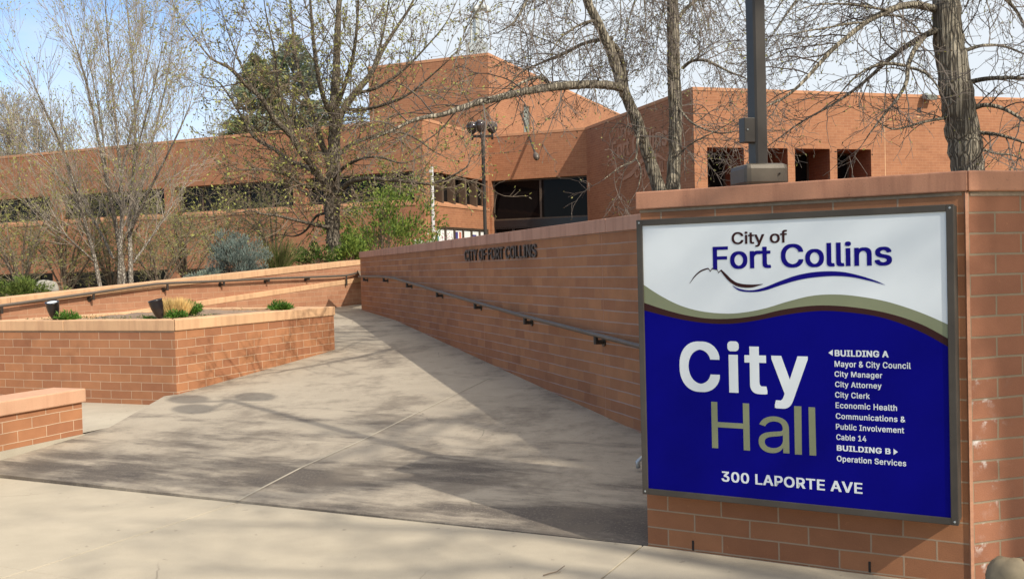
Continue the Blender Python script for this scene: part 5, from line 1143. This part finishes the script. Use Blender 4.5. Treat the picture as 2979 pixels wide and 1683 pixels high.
# thin understorey shrubs behind the back wall, left
def thicket(x, y, Y, w, h, label, seed, n=9):
    random.seed(seed); o = at(x, y, Y); o.z = max(1.0, o.z - 0.4) if o.z > 1.4 else 1.0
    t = Tree(Y, up=0.03, wob=0.22, ang=(0.4, 1.1), twig_r=0.0032, dens=(3.6, 4.2, 4.4), lens=(1.0, 0.50, 0.24), seg=0.14, levels=3)
    for k in range(n):
        a = random.uniform(0, 6.283); q = random.uniform(0.2, 1.0) * w; top = o + Vector((math.cos(a) * q, math.sin(a) * q * 0.6, h * random.uniform(0.6, 1.0) * (1 - 0.25 * q / w))); md = o.lerp(top, 0.5) + Vector((0, 0, h * 0.1)) + rvec() * 0.1
        path = [Vector(p[:3]) for p in crom([tuple(o), tuple(md), tuple(top)], 5)]; t.limb3(path, [0.022 * (1 - i / len(path)) + 0.005 for i in range(len(path))], 5, 1.0, 0.12, wood=True)
    t.finish("thin_shrub", label, "shrub", o, M['twig_brown'], M['twig_olive'], [M['leaf_lime'], M['leaf_olive'], M['leaf_olive']], 0.058, 2.6, None, spread=0.03, wide=0.5, group="thin budding shrubs behind the back wall")
thicket(55, 700, 21.0, 1.3, 2.3, "thin budding shrub at the left edge above the green juniper", 21, 10)
thicket(165, 705, 22.5, 1.3, 2.4, "thin budding shrub just left of the pale clump's stems", 22, 10)
thicket(400, 690, 22.5, 1.2, 1.8, "thin budding shrub just right of the pale clump's stems", 23, 9)
thicket(560, 640, 28.0, 1.6, 2.4, "thin budding shrub against the windows above the blue juniper", 24, 10)
thicket(690, 620, 29.0, 1.5, 2.2, "thin budding shrub against the windows left of the middle tree", 25, 9)
thicket(280, 700, 23.5, 1.5, 2.6, "thin budding shrub behind the pale clump's stems", 26, 10)
thicket(470, 680, 24.5, 1.5, 2.3, "thin budding shrub between the pale clump and the blue juniper", 27, 10)
thicket(-30, 700, 22.0, 1.5, 2.9, "thin budding shrub cut by the picture's left edge", 28, 10)
# boulder and stone
def stone(name, label, cat, o, rx, ry, rz_, mat, seed):
    random.seed(seed); b = MB(); nu, nv = 20, 12; off = [Vector((random.uniform(-9, 9), 0, 0)) for _ in range(1)]
    from mathutils import noise as mn
    for j in range(nv + 1):
        th = math.pi * j / nv
        for i in range(nu):
            ph = 2 * math.pi * i / nu; d = Vector((math.sin(th) * math.cos(ph), math.sin(th) * math.sin(ph), math.cos(th))); k = 1 + 0.20 * mn.noise(d * 1.7 + Vector((seed, 0, 0))) + 0.05 * mn.noise(d * 5 + Vector((seed, 3, 0)))
            b.v.append((o.x + d.x * rx * k, o.y + d.y * ry * k, o.z + d.z * rz_ * k))
    for j in range(nv):
        for i in range(nu):
            i2 = (i + 1) % nu; b.face((j * nu + i, j * nu + i2, (j + 1) * nu + i2, (j + 1) * nu + i))
    return tag(b.build(name, mat, smooth=True), label, cat)
q = at(117, 728, 16.6); stone("boulder", "pale rounded boulder beside the green juniper behind the back wall", "boulder", q, 0.20, 0.17, 0.17, M['boulder'], 2)
q = at(2540, 1452, 4.62); stone("river_stone", "smooth tan river stone at the foot of the sign wall's right face", "stone", q, 0.108, 0.10, 0.095, M['rock'], 5)
b = MB()                                                                 # crumbs and leaf litter gathered along the walls
random.seed(44)
for k in range(520):
    r_ = random.random()
    if r_ < 0.55: p = W0 + dBR * random.uniform(-2.4, 11) + nB * (0.01 + abs(random.gauss(0, 0.035)))
    elif r_ < 0.7: p = P1 + dA2 * random.uniform(0, 3.3) - dA * (0.01 + abs(random.gauss(0, 0.05)))
    else: p = J0 + jd * random.uniform(-0.5, 5.5) + pd * abs(random.gauss(0, 2.5))
    d_ = (p - J0).dot(dA2)
    if d_ < 0.02 or d_ > 10.3 : continue
    p = Vector(onramp(p)) + up(0.004); dd = rvec(); dd.z = 0.15; b.card(p, dd.normalized(), up(1), random.uniform(0.006, 0.015) if r_ < 0.7 else random.uniform(0.005, 0.012), random.uniform(0.004, 0.010), random.choice((0, 0, 1)))
tag(b.build("leaf_litter", [M['bed_dark'], M['leaf_tan']]), kind="stuff")
# fallen twig on the pavement
q0, q1, q2 = [at(x, y, 1.0) for x, y in ((1372, 1441), (1395, 1436), (1420, 1424))]
def ground_pt(x, y, z=0.006):
    v = ray(x, y); t = (z - CH) / v.z; return v * t + up(CH)
b = MB(); b.tube([ground_pt(1366, 1445), ground_pt(1382, 1440, 0.012), ground_pt(1400, 1436, 0.010), ground_pt(1420, 1421, 0.016)], [0.004, 0.004, 0.003, 0.002], 5); b.tube([ground_pt(1400, 1436, 0.010), ground_pt(1410, 1437)], 0.0018, 4)
tag(b.build("fallen_twig", M['twig_brown']), "small curved brown twig lying on the pavement near the bottom edge", "twig")

# --- tree standing out of frame at right, whose shadow falls across the ramp and pavement
random.seed(31)
ts = Tree(3.0, up=0.03, wob=0.2, ang=(0.4, 1.1), twig_r=0.009, dens=(3.0, 3.6, 3), lens=(1.1, 0.55, 0.28), seg=0.22)
def shp(x, y, dist):
    v = ray(x, y); t = (0.1 - CH) / v.z; g_ = v * t + up(CH); return g_ + SUNV * dist
base = Vector((13.4, -7.2, -0.2)); fork = Vector((13.0, -7.0, 7.5))
ts.limb3([base, Vector((13.3, -7.1, 3.5)), fork], [0.26, 0.22, 0.19], 10, 0.0)
for pts in ([(1430, 1030, 17.5), (1180, 1060, 17.8), (1000, 1120, 18), (780, 1090, 18.2)], [(1130, 1080, 17.6), (930, 1130, 18), (700, 1165, 18.2), (400, 1150, 18.5)], [(1400, 1200, 17.3), (1000, 1200, 17.3), (700, 1225, 17.4), (350, 1180, 17.5), (100, 1150, 17.6)],
            [(1500, 1330, 17.0), (1200, 1300, 17.2), (800, 1290, 17.3), (400, 1280, 17.5)], [(1480, 1400, 16.6), (1000, 1410, 16.8), (500, 1400, 17)], [(1000, 830, 19.5), (960, 815, 19.6), (900, 810, 19.8), (870, 805, 20)], [(1590, 1200, 17), (1450, 1150, 17), (1300, 1130, 17.2), (1180, 1150, 17.3)], [(1600, 1212, 16.8), (1500, 1180, 17), (1380, 1158, 17), (1250, 1160, 17.1)], [(1565, 1185, 17.2), (1420, 1140, 17.3), (1320, 1112, 17.4), (1250, 1100, 17.4)], [(1601, 1205, 17.4), (1510, 1170, 17.5), (1400, 1150, 17.5), (1290, 1145, 17.5)]):
    w_ = [fork, fork.lerp(shp(*pts[0]), 0.5) + up(0.6)] + [shp(*p) for p in pts]
    c = crom([tuple(p) for p in w_], 4); n_ = len(c)
    ts.limb3([Vector(p) for p in c], [0.085 * (1 - i / n_) + 0.012 for i in range(n_)], 6, 2.6 if pts[0][0] >= 1560 else 1.0, 0.70 if pts[0][0] >= 1560 else 0.30, 0.5 if pts[0][0] >= 1560 else 1.0)
ts.finish("street_tree", "bare street tree standing on the pavement to the right, casting branch shadows over the ramp", "tree", base, M['bark_mid'], M['twig_brown'], [M['leaf_olive']], 0.06, 0.8, None, None, 0.05, 0.6)
